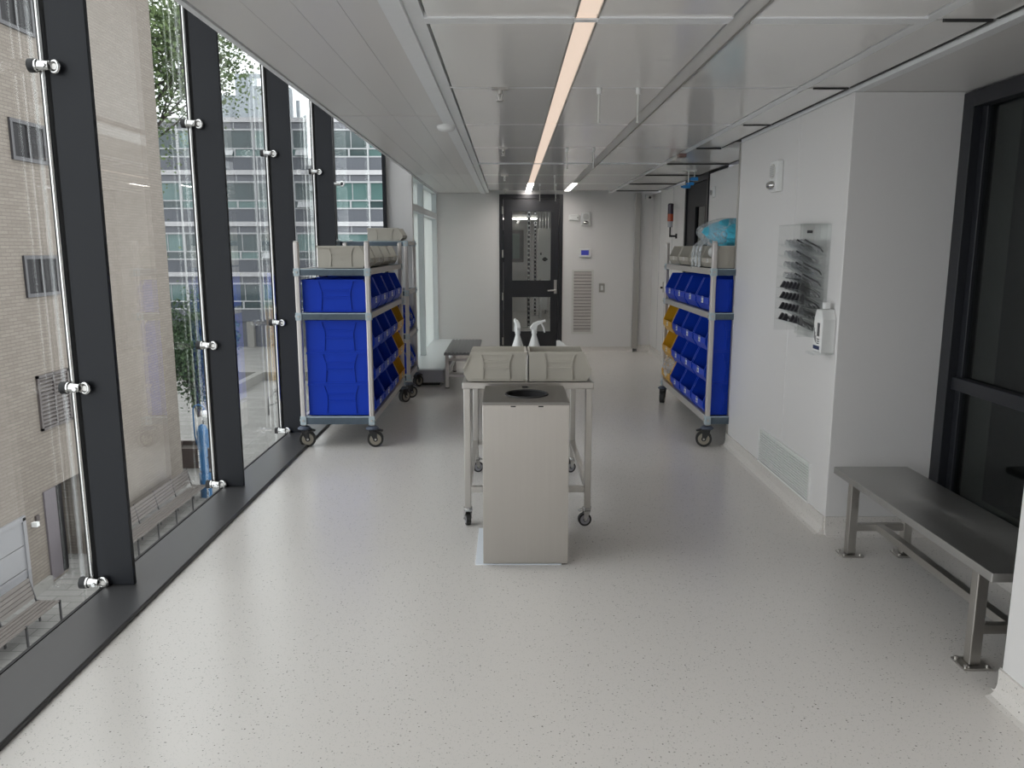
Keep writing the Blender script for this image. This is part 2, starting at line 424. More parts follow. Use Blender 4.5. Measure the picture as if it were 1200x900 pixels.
fr.build('frame', M['blackframe'], d, bevel=0.003)
lx0, lx1, lz1 = DX0 + 0.06, DX1 - 0.06, DZ - 0.065
gx0, gx1 = 0.03, 0.615
lf = MB()
for a in ((lx0, 0.01, gx0, lz1), (gx1, 0.01, lx1, lz1), (gx0, 0.01, gx1, 0.29), (gx0, 0.82, gx1, 1.04), (gx0, 2.055, gx1, lz1)):
    lf.box(a[0], YF + 0.01, a[1], a[2], YF + 0.055, a[3])
lf.build('leaf', M['blackframe'], d)
bd = MB()
for z0, z1 in ((0.29, 0.82), (1.04, 2.055)):
    MB().box(gx0, YF + 0.03, z0, gx1, YF + 0.036, z1).build('glass_pane', M['doorglass'], d)
    bd.box(gx0, YF + 0.004, z0, gx0 + 0.012, YF + 0.03, z1).box(gx1 - 0.012, YF + 0.004, z0, gx1, YF + 0.03, z1)
    bd.box(gx0 + 0.012, YF + 0.004, z0, gx1 - 0.012, YF + 0.03, z0 + 0.012).box(gx0 + 0.012, YF + 0.004, z1 - 0.012, gx1 - 0.012, YF + 0.03, z1)
bd.build('glazing_bead', M['blackframe'], d)
hd = MB().mat(M['steeld']).box(0.655, YF - 0.005, 0.86, 0.695, YF + 0.01, 1.06)
hd.cyl((0.675, YF - 0.05, 0.91), (0.675, YF, 0.91), 0.011).cyl((0.68, YF - 0.05, 0.91), (0.56, YF - 0.05, 0.905), 0.010)
hd.build('door_handle', None, d)
for z in (0.16, 0.82, 1.44, 2.06): MB().cyl((DX0 + 0.05, YF - 0.022, z - 0.055), (DX0 + 0.05, YF - 0.022, z + 0.055), 0.012, 10).build('hinge', M['steeld'], d)

# room beyond the door
rm = MB()
rm.box(-1.5, YF + T, -0.1, 2.6, 19.4, 0.0)
struct(rm.build('floor_beyond', M['floor']))
rm = MB().box(-1.6, 19.3, 0, 2.6, 19.4, 2.7).box(-1.6, YF + T, 0, -1.5, 19.3, 2.7).box(2.5, YF + T, 0, 2.6, 19.3, 2.7)
struct(rm.build('wall_beyond', M['wall']))
struct(B('ceiling_beyond', M['wall'], -1.6, YF + T, 2.7, 2.6, 19.4, 2.8))
lb = MB().mat(M['white']).box(-0.3, 17.0, 2.14, 0.6, 17.12, 2.22).mat(M['lamproom']).box(-0.28, 16.98, 2.12, 0.58, 17.11, 2.14).mat(M['zinc'])
lb.cyl((-0.1, 17.06, 2.22), (-0.1, 17.06, 2.7), 0.006, 6).cyl((0.4, 17.06, 2.22), (0.4, 17.06, 2.7), 0.006, 6)
tag(lb.build('linear_lamp', None), 'glowing linear lamp seen through the upper glass of the black door', 'light')
def strut(x, y, base=True):
    e = empty('slotted_post', (x, y, 0))
    p = MB().mat(M['zinc']).box(-0.03, -0.03, 0.01, -0.022, 0.03, 2.69).box(0.022, -0.03, 0.01, 0.03, 0.03, 2.69).box(-0.03, 0.022, 0.01, 0.03, 0.03, 2.69)
    p.mat(M['zinc'])
    z = 0.05
    while z < 2.62:   # front web with slots
        p.box(-0.03, -0.03, z, 0.03, -0.024, z + 0.035); z += 0.085
    p.mat(M['ink']).box(-0.02, 0.012, 0.03, 0.02, 0.02, 2.66)
    p.build('post', None, e)
    MB().box(-0.11, -0.08, 0, 0.11, 0.08, 0.01).build('base_plate', M['zinc'], e)
    return e
tag(strut(0.37, 15.2), 'nearest slotted steel post standing in the room behind the door glass', 'post')
tag(strut(0.58, 17.9), 'slotted steel post farther back, left of the grey electrical cabinet', 'post')
e = empty('electrical_cabinet', (0.78, 17.1, 0))
MB().box(-0.17, 0, 0.85, 0.19, 0.25, 1.93).build('enclosure', M['cab'], e, bevel=0.006)
MB().box(-0.14, 0.05, 0, -0.09, 0.2, 0.85).box(0.09, 0.05, 0, 0.14, 0.2, 0.85).build('stand', M['zinc'], e)
k = MB().mat(M['black']).cyl((-0.02, 0, 1.28), (-0.02, -0.04, 1.28), 0.045, 16).box(-0.075, -0.05, 1.265, 0.04, -0.03, 1.295); k.build('rotary_switch', None, e)
MB().box(-0.12, -0.012, 1.37, -0.09, 0, 1.42).build('button', M['black'], e)
ct = MB()
for q in range(5): ct.tube([(-0.12 + 0.06 * q, 0.12, 1.93), (-0.12 + 0.06 * q, 0.12, 2.2 + 0.02 * (q % 2)), (-0.12 + 0.06 * q, 0.13, 2.69)], 0.012, 8)
ct.build('conduit', M['zinc'], e)
tag(e, 'pale grey electrical cabinet with black rotary switch seen through the door glass', 'cabinet')
d2 = struct(empty('window_10', (0, 0, 0)))
MB().box(-0.35, 19.24, 1.18, 0.34, 19.30, 1.26).box(-0.35, 19.24, 1.86, 0.34, 19.30, 1.94).box(0.25, 19.24, 1.26, 0.34, 19.3, 1.86).box(-0.35, 19.24, 1.26, -0.28, 19.3, 1.86).build('frame', M['blackframe'], d2)
MB().box(-0.28, 19.26, 1.26, 0.25, 19.28, 1.86).build('pane', M['teal'], d2)
e = empty('roll_container', (0.78, 18.3, 0))
MB().box(-0.12, 0, 0.1, 0.1, 0.25, 0.62).build('body', M['white'], e, bevel=0.02)
MB().box(-0.14, -0.01, 0.62, 0.12, 0.26, 0.67).build('lid', M['offwhite'], e, bevel=0.01)
for q in (-0.08, 0.06): MB().cyl((q - 0.012, 0.12, 0.05), (q + 0.012, 0.12, 0.05), 0.05, 14).build('wheel', M['tyre'], e)
tag(e, 'white wheeled container on the floor seen through the lower door glass', 'container')

# devices on the far wall
def louvre_panel(y, x0, x1, z0, z1):
    e = empty('louvre_grille', ((x0 + x1) / 2, y, z0))
    hw = (x1 - x0) / 2; h = z1 - z0
    f = MB().box(-hw, -0.012, 0, -hw + 0.03, 0, h).box(hw - 0.03, -0.012, 0, hw, 0, h).box(-hw + 0.03, -0.012, 0, hw - 0.03, 0, 0.03).box(-hw + 0.03, -0.012, h - 0.03, hw - 0.03, 0, h)
    f.build('frame', M['offwhite'], e)
    b = MB().mat(M['slotdark']).box(-hw + 0.03, -0.002, 0.03, hw - 0.03, 0, h - 0.03).build('backing', None, e)
    s = MB(); n = 19; p = (h - 0.06) / n
    for i in range(n):
        z = 0.03 + p * i
        s.prism([(-0.011, z + 0.002), (-0.011, z + p * 0.35), (-0.003, z + p * 0.92), (-0.003, z + p * 0.6)], 'x', -hw + 0.03, hw - 0.03)
    s.build('slats', M['alu'], e)
    return e
tag(louvre_panel(YF, 0.915, 1.235, 0.265, 1.21), 'tall metal louvre grille in the far wall right of the black door', 'grille')
e = empty('thermostat', (1.10, YF, 1.39))
MB().box(-0.085, -0.03, 0, 0.085, 0, 0.125).build('housing', M['white'], e, bevel=0.008)
MB().box(-0.055, -0.032, 0.03, 0.055, -0.029, 0.10).build('display', M['lcd'], e)
tag(e, 'white wall thermostat with small blue display above the louvre grille', 'thermostat')
e = empty('light_switch', (1.358, YF, 0.88))
MB().box(-0.042, -0.012, 0, 0.042, 0, 0.13).build('plate', M['steeld'], e, bevel=0.003)
MB().box(-0.018, -0.02, 0.03, 0.018, -0.012, 0.10).build('rocker', M['white'], e, bevel=0.002)
tag(e, 'small light switch with steel plate between louvre grille and steel column', 'switch')
e = empty('wall_sensor', (0.935, YF, 1.91))
MB().box(-0.075, -0.05, 0, 0.075, 0, 0.09).build('housing', M['white'], e, bevel=0.015)
MB().cyl((0.05, -0.053, 0.045), (0.05, -0.05, 0.045), 0.008, 10).build('indicator', M['ink'], e)
tag(e, 'small white rounded sensor box high on the far wall beside the door', 'sensor')
def strobe(loc, rotz):
    e = empty('alarm_strobe', loc, rotz)
    MB().box(-0.065, -0.045, 0, 0.065, 0, 0.19).build('housing', M['white'], e, bevel=0.008)
    g = MB().mat(M['offwhite']).cyl((0, -0.052, 0.125), (0, -0.044, 0.125), 0.045, 20)
    for q in range(-3, 4): g.mat(M['greyfront']).box(-0.035, -0.0535, 0.125 + q * 0.01 - 0.0015, 0.035, -0.052, 0.125 + q * 0.01 + 0.0015)
    g.build('speaker_grille', None, e)
    MB().lathe([(0.045, 0), (0.043, 0.015), (0.03, 0.03), (0.0, 0.035)], n=16, sx=1, sy=0.6).build('strobe_lens', M['chrome'], e).rotation_euler = (PI / 2, 0, 0)
    e.children[-1].location = (0, -0.045, 0.04)
    return e
tag(strobe((1.105, YF, 1.845), 0), 'white alarm strobe with round speaker on the far wall beside the sensor box', 'alarm')
tag(strobe((RX, 5.08, 1.875), -PI / 2), 'white alarm strobe with round speaker high on the right wall above the eyewear dispenser', 'alarm')
e = empty('security_camera', (2.01, YF + 0.02, 2.19))
MB().box(-0.05, -0.10, 0.03, 0.05, 0, 0.10).build('housing', M['white'], e, bevel=0.012)
MB().cyl((0, -0.10, 0.055), (0, -0.125, 0.045), 0.03, 16).build('lens_barrel', M['offwhite'], e)
MB().cyl((0, -0.125, 0.045), (0, -0.128, 0.044), 0.018, 16).build('lens', M['ink'], e)
tag(e, 'small white security camera in the far right corner under the ceiling', 'camera')

# ------------------------------------------------------------------ right side walls
def cove(name, pts, m=M['floor'], h=0.10):
    """coved speckled skirting that follows a polyline; the room lies to the left of the direction of travel"""
    prof = [(0.0, 0.0), (0.050, 0.0), (0.030, 0.006), (0.016, 0.02), (0.010, 0.045), (0.010, h), (0.0, h)]
    mb = MB()
    for i in range(len(pts) - 1):
        a = Vector((*pts[i], 0)); b = Vector((*pts[i + 1], 0)); d = (b - a).normalized(); n = Vector((-d.y, d.x, 0))
        vs = [a + n * u + Vector((0, 0, w)) for u, w in prof] + [b + n * u + Vector((0, 0, w)) for u, w in prof]
        k = len(prof)
        mb.add(vs, [(q, (q + 1) % k, k + (q + 1) % k, k + q) for q in range(k)] + [list(range(k))[::-1], list(range(k, 2 * k))])
    return struct(mb.build(name, m))
SK = 0.085
WT = CZ - 0.02
# near block
struct(B('wall_near_right', M['wall'], RX - 0.005, YB, SK, AX + 0.3, 2.49, WT, bevel=0.006))
# panel between alcove and cart recess, in two boards
struct(MB().box(RX, 4.045, SK, AX + 0.3, 4.770, WT).box(RX, 4.774, SK, AX + 0.3, 5.955, WT).build('wall_right', M['wall'], bevel=0.004))
struct(B('trim_5', M['steeld'], RX - 0.006, 5.955, 0.02, RX + 0.05, 5.985, WT))
# alcove surround and dark glazed window
struct(MB().box(AX + 0.06, 2.49, 0, AX + 0.3, 4.045, 0.19).box(AX + 0.06, 2.49, 2.275, AX + 0.3, 4.045, WT).build('wall_alcove', M['wall']))
w = struct(empty('window_11', (0, 0, 0)))
f = MB().box(AX, 3.955, 0.19, AX + 0.10, 4.044, 2.275).box(AX, 2.50, 2.20, AX + 0.10, 3.955, 2.275).box(AX, 2.50, 0.19, AX + 0.1, 3.955, 0.26)
f.box(AX + 0.02, 2.50, 0.815, AX + 0.09, 3.955, 0.88).box(AX + 0.045, 3.91, 0.26, AX + 0.1, 3.955, 2.20)
f.build('frame', M['blackframe'], w, bevel=0.003)
for z0, z1 in ((0.26, 0.815), (0.88, 2.20)): MB().box(AX + 0.06, 2.50, z0, AX + 0.072, 3.93, z1).build('glass_pane', M['darkglass'], w)
struct(MB().box(AX + 0.9, 2.2, 0.0, AX + 1.0, 4.5, 2.6).box(AX + 0.3, 2.15, 0, AX + 1.0, 2.2, 2.6).box(AX + 0.3, 4.5, 0, AX + 1.0, 4.55, 2.6).box(AX + 0.3, 2.2, 2.5, AX + 0.9, 4.5, 2.6).box(AX + 0.3, 2.2, -0.1, AX + 0.9, 4.5, 0).build('wall_dark_room', M['greyfront']))
# far right wall with its door
struct(MB().box(FX, 5.985, SK, FX + T, 8.42, WT).box(FX, 9.51, SK, FX + T, YF + 0.1, WT).box(FX, 8.42, 2.30, FX + T, 9.51, WT).build('wall_right_far', M['wall'], bevel=0.003))
struct(MB().box(FX - 0.002, 6.9, SK, FX, 6.906, WT).box(FX - 0.002, 10.25, SK, FX, 10.256, WT).box(FX - 0.002, 11.1, SK, FX, 11.106, WT).build('trim_6', M['greyfront']))
cove('baseboard_right', [(RX, 5.985), (RX, 4.045), (AX + 0.06, 4.045), (AX + 0.06, 2.49), (RX - 0.005, 2.49), (RX - 0.005, YB)][::-1])
cove('baseboard_right_far', [(FX, 9.51), (FX, YF + 0.02), (1.90, YF + 0.02)])
cove('baseboard_right_bay', [(FX, 5.985), (FX, 8.42)])
cove('baseboard_far', [(1.83, YF), (DX1, YF)], h=0.075)
d = struct(empty('door_2', (0, 0, 0)))
MB().box(FX - 0.015, 8.42, 0, FX + T, 8.48, 2.30).box(FX - 0.015, 9.45, 0, FX + T, 9.51, 2.30).box(FX - 0.015, 8.48, 2.24, FX + T, 9.45, 2.30).build('frame', M['blackframe'], d)
lf = MB()
for a in ((8.485, 0.01, 8.60, 2.235), (9.04, 0.01, 9.445, 2.235), (8.60, 0.01, 9.04, 1.04), (8.60, 1.98, 9.04, 2.235)): lf.box(FX + 0.005, a[0], a[1], FX + 0.05, a[2], a[3])
lf.build('leaf', M['fin'], d)
MB().box(FX + 0.025, 8.60, 1.04, FX + 0.032, 9.04, 1.98).build('glass_pane', M['darkglass'], d)
MB().cyl((FX - 0.05, 9.38, 0.95), (FX, 9.38, 0.95), 0.01).cyl((FX - 0.05, 9.39, 0.95), (FX - 0.05, 9.26, 0.95), 0.01).build('door_handle', M['steeld'], d)
struct(MB().box(FX + T + 0.5, 8.2, -0.05, FX + T + 0.55, 9.8, 2.5).box(FX + T, 8.2, 2.31, FX + T + 0.5, 9.8, 2.41).box(FX + T, 8.15, -0.05, FX + T + 0.55, 8.2, 2.41).box(FX + T, 9.8, -0.05, FX + T + 0.55, 9.85, 2.41).box(FX + T, 8.2, -0.06, FX + T + 0.5, 9.8, -0.01).build('wall_dark_corridor', M['greyfront']))
e = empty('wall_latch', (FX, 10.72, 0.93))
MB().box(-0.012, -0.02, 0, 0, 0.02, 0.14).build('plate', M['steeld'], e)
MB().box(-0.04, -0.012, 0.05, -0.012, 0.012, 0.075).build('pull', M['black'], e)
tag(e, 'small dark latch on the white panel of the far right wall', 'latch')
# ventilation grille in the right wall skirting zone
e = empty('vent_grille', (RX, 4.72, 0.10))
g = MB().box(-0.012, -0.455, 0, 0, 0.455, 0.012).box(-0.012, -0.455, 0.218, 0, 0.455, 0.23).box(-0.012, -0.455, 0.012, 0, -0.443, 0.218).box(-0.012, 0.443, 0.012, 0, 0.455, 0.218)
g.build('frame', M['white'], e)
MB().box(-0.002, -0.443, 0.012, 0, 0.443, 0.218).build('backing', M['slotdark'], e)
g = MB()
for i in range(13):
    z = 0.0155 + i * 0.0157
    g.prism([(-0.0095, z), (-0.0095, z + 0.0085), (-0.004, z + 0.0110), (-0.004, z + 0.0025)], 'y', -0.443, 0.443)
g.build('slats', M['white'], e)
tag(e, 'white slatted vent grille low in the right wall above the speckled skirting', 'grille')
# back of the room behind the camera
struct(B('wall_back', M['wall'], SX - 0.2, YB - 0.1, 0, 2.6, YB, CZ))

# ------------------------------------------------------------------ ceiling
ce = struct(empty('ceiling', (0, 0, CZ)))
def cb(name, m, x0, y0, x1, y1, zt=0.0, zb=0.05, bevel=0.0):
    return B(name, m, x0, y0, zt, x1, y1, zb, ce, bevel)
CR = [4.06 + 1.178 * k for k in range(-6, 7)]    # cross joints
cb('backing', M['slotdark'], LX + 0.02, YB, 2.4, YF, 0.045, 0.06)
# left field of long boards
LS = [YB, 1.08, 4.88, 8.68, YF]
for a, b in zip(LS[:-1], LS[1:]):
    xs = [LX + 0.02, -0.86, -0.70, -0.55, -0.42]
    for x0, x1 in zip(xs[:-1], xs[1:]): cb('board', M['ceil_left'], x0 + 0.0007, a + 0.008, x1 - 0.0007, b - 0.008)
struct(B('trim_7', M['rail'], LX - 0.012, YB, CZ - 0.004, LX + 0.012, YF, CZ + 0.07))
cb('channel', M['rail'], -0.413, YB, -0.345, YF, -0.014)
cb('channel', M['rail'], -0.343, YB, -0.292, YF, 0.0)
# panel fields
for x0, x1 in ((-0.280, 0.222), (0.308, 0.764), (0.842, 1.415)):
    for a, b in zip(CR[:-1], CR[1:]):
        b = min(b, YF)
        if a >= YF: continue
        cb('panel', M['ceil'], x0, a + 0.012, x1, b - 0.012)
for k, y in enumerate(CR):
    if y < YF:
        hw = 0.034 if (k - 5) % 4 == 0 else 0.0115
        if hw > 0.02: cb('cross_rail', M['rail'], 0.222, y - 0.016, 0.308, y + 0.016, -0.0055, 0.0)
        for x0, x1 in ((-0.292, 0.222), (0.308, 0.764), (0.842, 1.43)): cb('cross_rail', M['rail'], x0, y - hw, x1, y + hw, -0.006 if hw > 0.02 else 0.0, 0.04)
cb('channel', M['rail'], 1.428, YB, 1.475, YF, 0.0)
for a, b in zip(CR[:-1], CR[1:]):
    b = min(b, YF)
    if a >= YF: continue
    x1 = RX - 0.03 if a < 5.9 else FX - 0.03
    cb('panel', M['ceil'], 1.477, a + 0.013, x1, b - 0.013, 0.0)
    cb('joint', M['slotdark'], 1.50 if a < 5 else 1.477, b - 0.006, x1, b + 0.006, -0.007 if a < 5 else -0.012, 0.04)
    cb('joint', M['slotdark'], x1 + 0.001, a + 0.02, x1 + 0.012, b - 0.02, -0.003, 0.04)
# light edge rail over the right wall and the alcove soffit
struct(B('trim_8', M['rail'], RX - 0.004, YB, WT + 0.001, RX + 0.045, 5.95, CZ + 0.03))
struct(B('trim_9', M['wall'], RX + 0.046, 2.4, WT + 0.001, AX + 0.3, 4.2, CZ + 0.05))
struct(B('roof_deck', M['wall_back'], LX + 0.02, YB - 0.1, CZ + 0.062, 2.7, YF + 0.2, CZ + 0.12))
# continuous light line and the unlit one, a luminaire each
def line_light(x, y0, y1, m, label):
    e = empty('linear_ceiling_light', (x, (y0 + y1) / 2, CZ)); h = (y1 - y0) / 2
    MB().box(-0.043, -h, -0.001, -0.036, h, 0.04).box(0.036, -h, -0.001, 0.043, h, 0.04).build('housing', M['steeld'], e)
    MB().box(-0.036, -h, 0.008, 0.036, h, 0.02).build('diffuser', m, e)
    tag(e, label, 'light')
LY = [YB + 0.02, 0.5, 2.86, 5.236, 7.59, 10.05, 11.55]
nm = ['lit stretch of the central ceiling light line behind the camera', 'nearest lit stretch of the central ceiling light line, at the top frame edge', 'second lit stretch of the central ceiling light line, beyond the wide white cross rail',
      'third lit stretch of the central ceiling light line, over the steel table', 'fourth lit stretch of the central ceiling light line, before the bright end', 'brightest short end of the central ceiling light line, just before the black door']
for i in range(0, 6):
    line_light(0.265, LY[i] + 0.01, LY[i + 1] - 0.01, M['lampnear'] if i == 0 else M['lampbright'] if i == 5 else M['lamp'], nm[i])  # first stretch is an unseen fill, added to brighten bin, bench and alcove
line_light(0.803, -1.0, 10.03, M['lampoff'], 'long unlit grey ceiling light channel right of the central light line')
line_light(0.803, 10.05, 11.35, M['lampend'], 'bright short end of the right ceiling light line, near the black door')
# smoke detector, sprinklers, hanging pins
e = empty('smoke_detector', (-0.40, 5.17, CZ - 0.014))
MB().lathe([(0.055, 0.0), (0.06, -0.012), (0.05, -0.03), (0.025, -0.04), (0, -0.042)], n=28).build('body', M['white'], e)
tag(e, 'round white smoke detector on the left ceiling channel', 'smoke detector')
def sprinkler(x, y):
    e = empty('sprinkler', (x, y, CZ))
    MB().box(-0.04, -0.012, -0.012, 0.04, 0.012, 0).build('mounting_plate', M['steeld'], e)
    b = MB().cyl((0, 0, -0.012), (0, 0, -0.03), 0.012, 10).cyl((-0.01, 0, -0.03), (-0.004, 0, -0.06), 0.003, 6).cyl((0.01, 0, -0.03), (0.004, 0, -0.06), 0.003, 6).cyl((0, 0, -0.06), (0, 0, -0.064), 0.018, 14)
    b.build('head', M['steeld'], e); return e
for i, (y, t) in enumerate(((4.06, 'nearest sprinkler head hanging from the ceiling left of the central light line'), (6.416, 'second sprinkler head from the camera, left of the central light line'), (8.772, 'third sprinkler head from the camera, left of the central light line'), (10.9, 'farthest sprinkler head, just in front of the black door'))):
    tag(sprinkler(-0.045 - 0.002 * i, y), t, 'sprinkler', 'sprinkler heads along the ceiling')
def pin(x, y, l):
    e = empty('hanging_rod', (x, y, CZ))
    MB().cyl((0, 0, 0), (0, 0, -0.03), 0.012, 12).build('socket', M['white'], e)
    MB().cyl((0, 0, -0.03), (0, 0, -l), 0.005, 8).cyl((0, 0, -l), (0, 0, -l - 0.012), 0.007, 8).build('rod', M['offwhite'], e)
    return e
for x, y, l, t in ((0.443, 4.06, 0.155, 'left rod of the nearest pair of white rods hanging from the ceiling'), (0.636, 4.06, 0.155, 'right rod of the nearest pair of white rods hanging from the ceiling'),
                   (0.455, 6.416, 0.15, 'left rod of the second pair of white rods hanging from the ceiling'), (0.665, 6.416, 0.15, 'right rod of the second pair of white rods hanging from the ceiling'),
                   (0.49, 8.772, 0.16, 'white ceiling rod hanging alone before the black door, middle distance'), (0.375, 9.95, 0.20, 'left rod of the farthest pair of white ceiling rods before the black door'), (0.570, 9.95, 0.20, 'right rod of the farthest pair of white ceiling rods before the black door')):
    tag(pin(x, y, l), t, 'rod', 'white rods hanging from the ceiling')
# blue connectors near the right-hand door, red tag by the right channel
e = empty('hanging_connectors', (1.84, 8.3, CZ))
MB().box(-0.06, -0.015, -0.008, 0.08, 0.015, 0).build('mounting_plate', M['offwhite'], e)
MB().cyl((0, 0, -0.008), (0, 0, -0.14), 0.006).cyl((0.06, 0, -0.008), (0.06, 0, -0.07), 0.006).build('stem', M['offwhite'], e)
for p, q in (((-0.055, -0.02, -0.175), (0.02, 0.02, -0.145)), ((0.0, -0.022, -0.145), (0.055, 0.02, -0.115)), ((0.025, -0.02, -0.10), (0.095, 0.02, -0.065))):
    MB().box(*p, *q).cyl((p[0], 0, (p[2] + q[2]) / 2), (p[0] - 0.02, 0, (p[2] + q[2]) / 2), 0.01, 10).build('connector', M['clampblue'], e, bevel=0.006)
tag(e, 'cluster of blue connectors hanging from the ceiling before the right-hand dark door', 'connector')
e = empty('indicator_light', (1.45, 6.98, CZ))
MB().box(-0.03, -0.10, -0.03, 0.03, 0.10, 0).build('housing', M['offwhite'], e, bevel=0.004)
MB().box(-0.031, -0.19, -0.03, 0.031, -0.10, 0).build('lens', mat('dull_red_lens', (0.20, 0.12, 0.10), 0.4), e, bevel=0.004)
tag(e, 'small white ceiling fitting with dull red end on the right channel', 'ceiling fitting')
# signal tower on the far right wall
e = empty('signal_tower', (FX, 9.98, 1.64))
MB().cyl((0, 0, 0.03), (-0.085, 0, 0.03), 0.012).cyl((-0.085, 0, 0.018), (-0.085, 0, 0.14), 0.010).box(-0.012, -0.03, 0, 0, 0.03, 0.06).build('bracket', M['black'], e)
MB().cyl((-0.085, 0, 0.14), (-0.085, 0, 0.21), 0.032, 16).build('base', M['greyfront'], e)
MB().cyl((-0.085, 0, 0.21), (-0.085, 0, 0.30), 0.036, 18).build('orange_lens', M['red'], e)['label'] = 'orange-red lit-colour lens'
MB().cyl((-0.085, 0, 0.30), (-0.085, 0, 0.415), 0.036, 18).lathe([(0.036, 0), (0.03, 0.012), (0, 0.016)], (-0.085, 0, 0.415), 18).build('dark_lens', M['darkred'], e)
tag(e, 'stacked signal beacon with dark top and orange-red lens on the far right wall', 'signal light')
e = empty('wall_sounder', (FX, 8.2, 2.03))
MB().box(-0.03, -0.04, 0, 0, 0.04, 0.11).build('housing', M['white'], e, bevel=0.01)
MB().cyl((-0.045, 0, 0.05), (-0.03, 0, 0.05), 0.025, 14).build('lens', M['chrome'], e)
tag(e, 'small white wall sounder right of the dark door on the far right wall', 'alarm')

# ------------------------------------------------------------------ storage bins
def bin_profile(D, H): return [(0, 0), (0, H), (0.88 * D, H), (D, 0.43 * H), (D, 0.24 * H), (0.93 * D, 0)]
def make_bin(W, D, H, m, label_mat=True, t=0.004):
    """open-fronted stacking bin: x from the back (0) to the front (D), centred in y"""
    g = 0.009; w = W / 2 - g
    mb = MB()
    pr = bin_profile(D, H)
    for s in (-1, 1): mb.prism(pr, 'y', s * w, s * (w - t))
    mb.box(0, -w + t, 0, t, w - t, H)                             # back
    mb.box(t, -w + t, 0.004, 0.93 * D, w - t, 0.004 + t)               # floor
    mb.prism([(D, 0.43 * H), (D, 0.24 * H), (0.93 * D, 0.004), (0.93 * D - t, 0.004), (D - t, 0.25 * H), (D - t, 0.43 * H)], 'y', -w + t, w - t)   # lip
    mb.box(D - t - 0.002, -w + 0.0005, 0.41 * H, D + 0.0045, w - 0.0005, 0.43 * H + 0.0012)
    # top rims with stacking edge
    for s in (-1, 1):
        mb.box(-0.002, s * (w - 0.0065), H - 0.014, 0.88 * D, s * (w + g - 0.001), H + 0.001)
        mb.prism([(0.88 * D + 0.001, H + 0.001), (D + 0.001, 0.43 * H), (D + 0.001, 0.43 * H - 0.014), (0.88 * D + 0.001, H - 0.014)], 'y', s * (w - 0.0065), s * (w + g - 0.001))
        mb.box(0.01, s * (w - 0.001), 0.002, 0.88 * D, s * (w + 0.006), 0.014)
    mb.box(-0.006, -w, H - 0.014, t + 0.002, w, H + 0.0008)
    # pressed ribs on both flanks
    for s in (-1, 1):
        y0, y1 = s * (w - 0.001), s * (w + 0.0078)
        def bar(x0, z0, x1, z1, th=0.009):
            dx, dz = x1 - x0, z1 - z0; l = math.hypot(dx, dz); nx, nz = -dz / l * th / 2, dx / l * th / 2
            mb.prism([(x0 + nx, z0 + nz), (x1 + nx, z1 + nz), (x1 - nx, z1 - nz), (x0 - nx, z0 - nz)], 'y', y0, y1)
        za, zb = 0.012, H - 0.014
        for xa, q in ((0.26, 1), (0.70, -1)):
            bar(xa * D, za, (xa + 0.035 * q - 0.02 * q) * D, 0.45 * H); bar((xa + 0.015 * q) * D, 0.45 * H, (xa + 0.015 * q) * D, 0.62 * H); bar((xa + 0.015 * q) * D, 0.62 * H, (xa - 0.03 * q) * D, zb)
        for zz in (0.46, 0.68): bar(0.275 * D, zz * H, 0.685 * D, zz * H)
    return mb, pr
def make_label(parent, D, H):
    lw, lh = 0.052, 0.062
    z0 = 0.245 * H; lh = min(lh, 0.2 * H)
    mb = MB().mat(M['paper']).box(D, -lw / 2, z0, D + 0.0016, lw / 2, z0 + lh)
    mb.mat(M['ink'])
    for q in range(3):
        a = -lw / 2 + 0.008 + q * 0.014
        mb.box(D + 0.0016, a, z0 + lh * 0.15, D + 0.0019, a + 0.005 + 0.003 * (q % 2), z0 + lh * (0.45 + 0.15 * (q % 2)))
    mb.box(D + 0.0016, -lw / 2 + 0.008, z0 + lh * 0.68, D + 0.0019, lw / 2 - 0.012, z0 + lh * 0.76)
    return mb.build('label_card', None, parent)
BW, BD, BH = 0.405, 0.525, 0.246
protos = {}
def bin_at(kind, x, y, z, rz, label, cat, group, dims=None, card=True):
    W, D, H = dims or (BW, BD, BH)
    key = (kind, W, D, H, card)
    if key not in protos:
        mb, pr = make_bin(W, D, H, M[kind])
        o = mb.build({'blue': 'storage_bin', 'yellow': 'storage_bin', 'stone': 'storage_bin'}[kind], M[kind])
        if card: make_label(o, D, H)
        protos[key] = o; c = o
    else:
        c = copy_tree(protos[key])
    c.location = (x, y, z); c.rotation_euler = (0, 0, rz)
    tag(c, label, cat, group); return c

